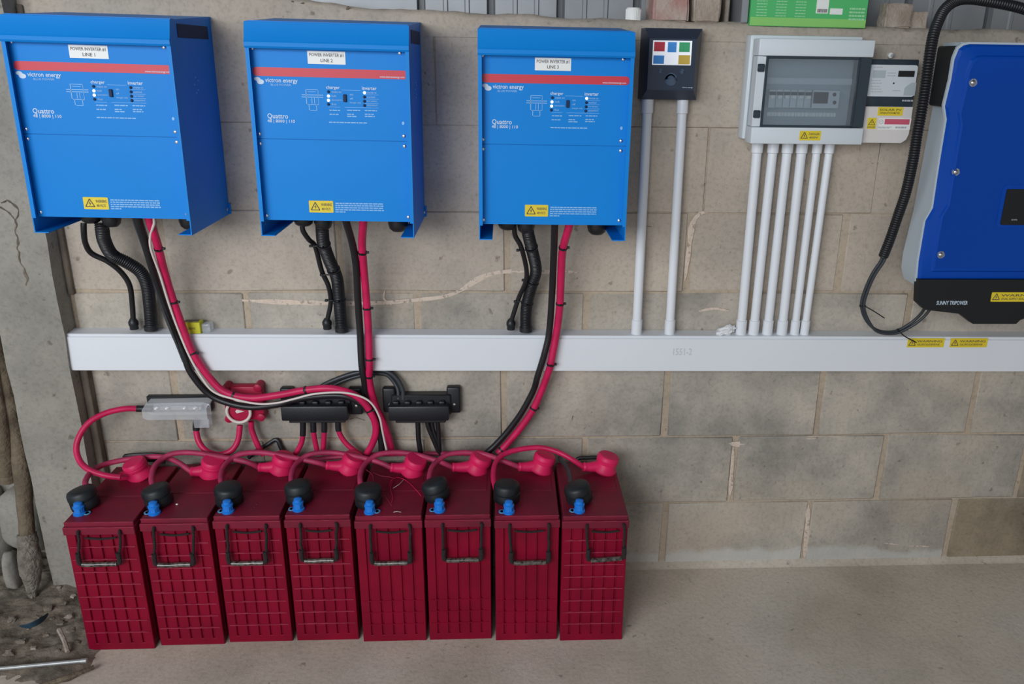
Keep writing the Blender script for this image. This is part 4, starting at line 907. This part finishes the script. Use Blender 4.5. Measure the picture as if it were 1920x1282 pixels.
p = P(1652, 228.5, -.0785); b.tube([(p.x + .0048 * math.cos(t * .5236), -.0787, p.z + .0048 * math.sin(t * .5236)) for t in range(13)], .0006, 5, False); b.box(p.x - .003, p.x + .003, -.079, -.0785, p.z - .0005, p.z + .0005); b.done('fine_print', 'grey_ink', s_, kind='stuff')
q = R_(1715, 1717, 224, 231); B().box(q[0], q[1], -.0786, -.078, q[2], q[3]).done('nick', 'ink', tcv)
p = P(1671, 104, -.01)
t = thing('wall_plug', 'small white plug with a bolt in the wall above the meter', 'bolt', (p.x, 0, p.z - .006))
B().lathe((p.x, .001, p.z), (0, -1, 0), [(0, .007), (.010, .007), (.012, .004)], 12).done('sleeve', 'label', t); B().lathe((p.x, -.011, p.z), (0, -1, 0), [(0, .0035), (.006, .0035)], 6).done('bolt', 'steel', t)

# ================================================================== SOLAR INVERTER
YS, YB = -.185, -.085
def sx(u, v, y=YS): 
    p = P(u, v, y); return (p.x, p.z)
root = thing('solar_inverter', 'large deep blue solar inverter with grey sides at the right edge', 'inverter', (1.33, 0, sx(1830, 600)[1]))
xl = sx(1770, 300)[0]; XR = 1.72
zt_ = sx(1860, 83)[1]; zbl = sx(1725, 527)[1]
n1, n2, n3, n4 = sx(1778, 200), sx(1781.5, 225), sx(1755, 392), sx(1741, 416)
tlx = sx(1790, 150)[0]
out = [sx(1796, 112), sx(1790, 150), (n1[0], n1[1]), (n2[0], n2[1]), sx(1769, 300), (n3[0], n3[1]), (n4[0], n4[1]), sx(1728, 492), (sx(1725, 527)[0], zbl)]
c0 = sx(1796, 112)[0]; lft = [(c0 + .030, zt_), (c0 + .016, zt_ - .003), (c0 + .006, zt_ - .011)] + out
rgt = [(2 * 1.385 - x, z) for x, z in reversed(lft)]
cov = lft + rgt
cx0, cz0 = 1.385, (zt_ + zbl) / 2
def inset(pts, d, dz=None): 
    dz = dz or d
    return [(cx0 + (x - cx0) * (1 - d / .33), cz0 + (z - cz0) * (1 - dz / .28)) for x, z in pts]
b = B(); n = len(cov); rings = [(cov, YS + .020), (cov, YS + .014), (inset(cov, .005), YS + .008), (inset(cov, .024), YS + .0035), (inset(cov, .027), YS - .0005), (inset(cov, .031), YS - .0015), (inset(cov, .034), YS - .0005)]
vs = [(x, y, z) for pts, y in rings for x, z in pts]; fs = [(k * n + i, k * n + (i + 1) % n, (k + 1) * n + (i + 1) % n, (k + 1) * n + i) for k in range(len(rings) - 1) for i in range(n)]
b.add(vs, fs + [tuple(range((len(rings) - 1) * n, len(rings) * n))]); b.done('front_cover', 'solar', root, sharp=18)
b = B(); b.prism(inset(cov, -.0045), 1, YS + .015, YS + .022); b.done('cover_seal', 'solar_grey', root, sharp=25)
# grey enclosure behind
enc = [(tlx + .012, zt_ + .004), (xl + .004, sx(1766, 200)[1]), (xl - .002, sx(1740, 400)[1]), (sx(1728, 485)[0] + .002, sx(1728, 492)[1]), (sx(1728, 492)[0] + .002, sx(1728, 520)[1]), (sx(1726, 520)[0] + .01, zbl - .02)]
encb = enc + [(2 * 1.385 - x, z) for x, z in reversed(enc)]
B().prism(encb, 1, YB, YS + .022).done('enclosure', 'solar_grey', root, sharp=25)
B().prism(inset(encb, .06, .05), 1, -.001, YB).done('wall_mount', 'matt_black', root)
# black upper side grille
zg0 = P(1775, 200, YS + .04).z
b = B(); b.box(tlx - .004, tlx + .10, YB - .004, YS + .021, zg0, zt_ - .004, .004)
b.done('side_grille', 'matt_black', root)
for v in (155, 322.5, 477.5):
    u = {155: 1824.5, 322.5: 1792, 477.5: 1764}[v]; p = P(u, v, YS); sc = B().lathe((p.x, YS + .003, p.z), (0, -1, 0), [(0, .0095), (.0035, .0095), (.0038, .0075), (.003, .0065), (.0045, .006), (.0065, .004), (.007, .0005)], 20).done('cover_bolt', 'steel', root)
    B().tube([(p.x + .0105 * math.cos(t * .5236), YS + .0002, p.z + .0105 * math.sin(t * .5236)) for t in range(13)], .0015, 6, False).done('recess_ring', 'solar', sc)
dx0, dz0_ = sx(1874, 421); dz1_ = sx(1886, 354)[1]
B().prism(rrect(dx0 - .010, dx0 + .22, dz0_ - .008, dz1_ + .010, .012), 1, YS - .0015, YS + .003).done('display_frame', 'solar', root)
B().prism(rrect(dx0, dx0 + .20, dz0_, dz1_, .004), 1, YS - .003, YS).done('display', 'matt_black', root, label='dark display')
b = B(); a = sx(1895, 413); txt(b, 'kWh', a[0], a[0] + .014, a[1], a[1] + .004, YS - .0034); b.done('lettering', 'panel_grey', root)
# black connection box at the bottom
bl0 = sx(1722, 531, YS); bot1 = sx(1721, 568); bot2 = sx(1734, 579); bot3 = sx(1799, 588); bot4 = sx(1826, 607)
cb = [(bl0[0], zbl + .004), (bot1[0], bot1[1]), (bot2[0], bot2[1] - .002), (bot3[0], bot3[1]), (bot4[0] - .003, bot4[1]), sx(1905, 607), (sx(1912, 600)[0], sx(1912, 600)[1]), (1.345, sx(1935, 590)[1]), (XR, sx(1935, 590)[1]), (XR, zbl - .004)]
cb[-1] = (XR, zbl + .004)
B().prism(cb, 1, YS + .024, YS - .001).done('connection_box', 'matt_black', root, sharp=25, label='black connection box')
a, c = P(1755, 570.5, YS), P(1815, 562, YS); txt(B(), 'SUNNY TRIPOWER', a.x, c.x, a.z - .001, a.z + .0095, YS - .0014).done('lettering', 'white', root)
a, c = P(1856, 565, YS), P(1957, 546, YS); sticker(root, a.x, c.x, a.z, c.z - .002, YS - .0015, 'WARNING', 'DUAL SUPPLY ISOLATE BOTH')

# ================================================================== HOSE FROM THE ROOF
hp_ = [(2010, 60, -.10), (1960, 32, -.10), (1910, 14, -.10), (1850, 2, -.10), (1812, -2, -.105), (1788, 4, -.12), (1771, 18, -.14), (1760, 38, -.16), (1750, 67, -.18), (1742, 112, -.20), (1735, 162, -.205), (1727, 212, -.205), (1719, 255, -.20), (1712, 300, -.19), (1699, 359, -.165), (1684, 404, -.14), (1669, 448, -.12), (1656, 481, -.10)]
path, rr = corrugate(spline(pxpath(hp_), .004), .0128, .0062, .0028)
hose = B().tube(path, rr, 18).done('flexible_hose', 'cable_black', sharp=80, label='black ribbed flexible conduit arching past the solar inverter', category='conduit')
c1 = [(1656, 478, -.10), (1651, 490, -.098), (1635, 514, -.09), (1621, 546, -.08), (1615, 573, -.075), (1624, 600, -.072), (1645, 619, -.072), (1678, 621, -.074), (1707, 606, -.08), (1726, 589, -.09), (1735, 575, -.10)]
cable('supply_cable', 'dark grey cable looping from the ribbed hose to the solar inverter', c1, .0040, 'cable_grey', ties=((1616, 571), (1686, 620)))
cable('supply_cable', 'second dark cable paired with the loop below the ribbed hose', [(u + 5, v + 2, y - .004) for u, v, y in c1[:6]] + [(1646, 622, -.078), (1679, 625, -.08), (1710, 611, -.086), (1732, 594, -.094), (1745, 578, -.10)], .0038, 'cable_grey')
B().tube(spline(pxpath([(1620, 573, -.082), (1638, 583, -.088), (1658, 596, -.092)]), .006), .0016, 6).done('tie_tail', 'black', label='loose black cable tie tail sticking out beside the loop', category='cable tie')
B().tube(spline(pxpath([(1682, 617, -.082), (1696, 630, -.084), (1718, 642, -.080)]), .006), .0018, 6).done('tie_tail', 'black', label='black cable tie tail hanging over the yellow trunking sticker', category='cable tie')

# ================================================================== THINGS ON THE TRUNKING
a = P(343, 619, -.045); c = P(373, 597, -.045); zt2 = tz(a.x)
root = thing('screw_packet', 'small yellow packet with a clear end standing on the trunking', 'packet', ((a.x + c.x) / 2, -.03, zt2))
B().box(a.x, c.x, -.046, -.018, zt2, zt2 + .030, .001).done('card_box', 'ypack', root)
B().box(a.x + .003, c.x - .008, -.040, -.024, zt2 + .030, zt2 + .0315).done('printed_top', 'brown', root)
B().box(c.x, c.x + .024, -.040, -.012, zt2, zt2 + .024, .005, 2).done('clear_end', 'clear', root, label='clear plastic end')
txt(B(), 'SCREWS', a.x + .008, c.x - .012, zt2 + .011, zt2 + .017, -.0463).done('lettering', 'ink', root)
p = P(1360, 626, -.035); b = B(); bm = bmesh.new(); bmesh.ops.create_icosphere(bm, subdivisions=3, radius=1)
zt2 = tz(p.x)
for v in bm.verts:
    d = v.co.normalized(); k_ = 1 + .55 * noise.noise(d * 2.3 + Vector((4, 1, 8))); v.co = Vector((p.x + d.x * .026 * k_, p.y + d.y * .014 * k_, zt2 + .0105 + max(-.0105, d.z * .013 * k_ + d.x * .006)))
b.bm(bm); bm.free(); b.done('crumpled_paper', 'paper', sharp=12, label='crumpled scrap of white paper on the trunking', category='paper')

# ================================================================== THINGS ON THE WALL HEAD
def onwall(u0_, u1_, vtop, y0, y1): 
    a = P(u0_, 30, y0).x; c = P(u1_, 30, y0).x; z = P((u0_ + u1_) / 2, vtop, y0).z; return a, c, z
def brick(name, label, u0_, u1_, vtop, y0, y1, mt_, cat='brick'):
    a, c, z = onwall(u0_, u1_, vtop, y0, y1); zb_ = min(headz(x, y, .5) for x in (a, c) for y in (y0, y1)) - .001; b = B(); bm = bmesh.new()
    bmesh.ops.create_cube(bm, size=1); bmesh.ops.bevel(bm, geom=bm.edges[:], offset=.06, segments=2, affect='EDGES'); bmesh.ops.subdivide_edges(bm, edges=bm.edges[:], cuts=2, use_grid_fill=True)
    for v in bm.verts:
        q = Vector(((a + c) / 2 + v.co.x * (c - a), (y0 + y1) / 2 + v.co.y * (y1 - y0), (zb_ + z) / 2 + v.co.z * (z - zb_))); v.co = q + Vector([noise.noise(q * 35 + Vector((k * 5, 0, 0))) * .004 for k in range(3)])
    b.bm(bm); bm.free(); return b.done(name, mt_, sharp=35, label=label, category=cat)
brick('brick', 'old reddish brick with grey mortar lying on the wall top', 1224, 1292, -22, .012, .12, 'redbrick')
brick('brick', 'old brownish brick on the wall top, between red brick and green carton', 1300, 1351, -20, .012, .12, 'brownbrick')
brick('stone_block', 'pale stone block on the wall top above the meter', 1661, 1711, 6, .012, .06, 'palestone', 'stone')
brick('brick_fragment', 'brown brick fragment tucked behind the pale stone block', 1706, 1741, 22, .03, .10, 'brownbrick', 'brick')
a, c, z = onwall(1175, 1203, 14, .02, .05)
root = thing('bottle_cap', 'small white ribbed cap on the wall top beside the red brick', 'cap', ((a + c) / 2, .035, headz((a + c) / 2, .03, .5)))
b = B(); zb_ = headz((a + c) / 2, .035, .5) - .003; rr0 = (c - a) / 2
b.lathe(((a + c) / 2, .035, zb_), (0, 0, 1), [(0, rr0), (z - zb_ - .003, rr0), (z - zb_, rr0 * .9), (z - zb_, .001)], 28); b.done('cap', 'label', root)
b = B()
for k_ in range(28): 
    t_ = k_ / 28 * 6.2832; b.box((a + c) / 2 + rr0 * math.cos(t_) - .0006, (a + c) / 2 + rr0 * math.cos(t_) + .0006, .035 + rr0 * math.sin(t_) - .0006, .035 + rr0 * math.sin(t_) + .0006, zb_, z - .004)
b.done('ribs', 'label', root)
# green carton
p0, p1 = P(1405, 47, -.004), P(1624, 53, -.004); zb_ = (p0.z + p1.z) / 2; xg0, xg1 = p0.x, P(1625, 30, -.004).x
root = thing('carton', 'green product carton lying on the wall top above the breaker box', 'carton', ((xg0 + xg1) / 2, .04, zb_))
def TG(v): return Vector((v.x, v.y, v.z - (v.x - xg0) * .006))
bd = B(TG).box(xg0, xg1, -.004, .115, zb_, zb_ + .16, .0008).done('box', 'green', root)
B(TG).box(xg0 + .0006, xg1 - .0006, -.0048, -.004, zb_ + .001, zb_ + .020).done('lime_band', 'lime', root, label='lighter lime band')
b = B(TG)
for cxx in (xg0 + .014, xg0 + .062, xg0 + .110):
    for k_ in range(6): lines(b, cxx, cxx + .026, zb_ + .024 + k_ * .0065, .0020, -.0043, int(cxx * 900) + k_)
for k_ in range(4): lines(b, xg1 - .045, xg1 - .006, zb_ + .020 + k_ * .008, .0042, -.0050, 40 + k_)
b.done('fine_print', 'mint', root, kind='stuff')
q = R_(1530, 1556, -4, 24, -.006); sp_ = B(TG).box(q[0], q[1], -.0046, -.004, q[2], q[3]).done('barcode_sticker', 'label', root, label='white barcode sticker')
q2 = R_(1556, 1581, 15, 26, -.006); B(TG).box(q2[0], q2[1], -.0046, -.004, q2[2], q2[3]).done('sticker', 'label', root)
b = B(TG); rg = random.Random(3); x = q[0] + .003
while x < q[1] - .003:
    wv = rg.choice((.0006, .001, .0015)); b.box(x, x + wv, -.0049, -.0046, q[2] + .002, q[2] + .010); x += wv + rg.choice((.0006, .001))
b.done('barcode', 'ink', sp_)
# grey upright panel edge left of the carton
a = P(1386, 20, .02); c = P(1404, 20, -.0)
b = B().box(xg0 - .020, xg0 - .002, .004, .10, headz(xg0, .03, .5) - .004, 1.72, .002); b.done('grey_panel', 'zinc', label='narrow grey metal panel standing against the carton', category='panel')
a = P(1365, 20, .03).x; b = B().box(a, a + .012, .06, .12, headz(a, .08, .5) - .004, 1.70, .003); b.done('timber_batten', 'palestone', label='pale batten on the wall top, left of the grey panel', category='batten')
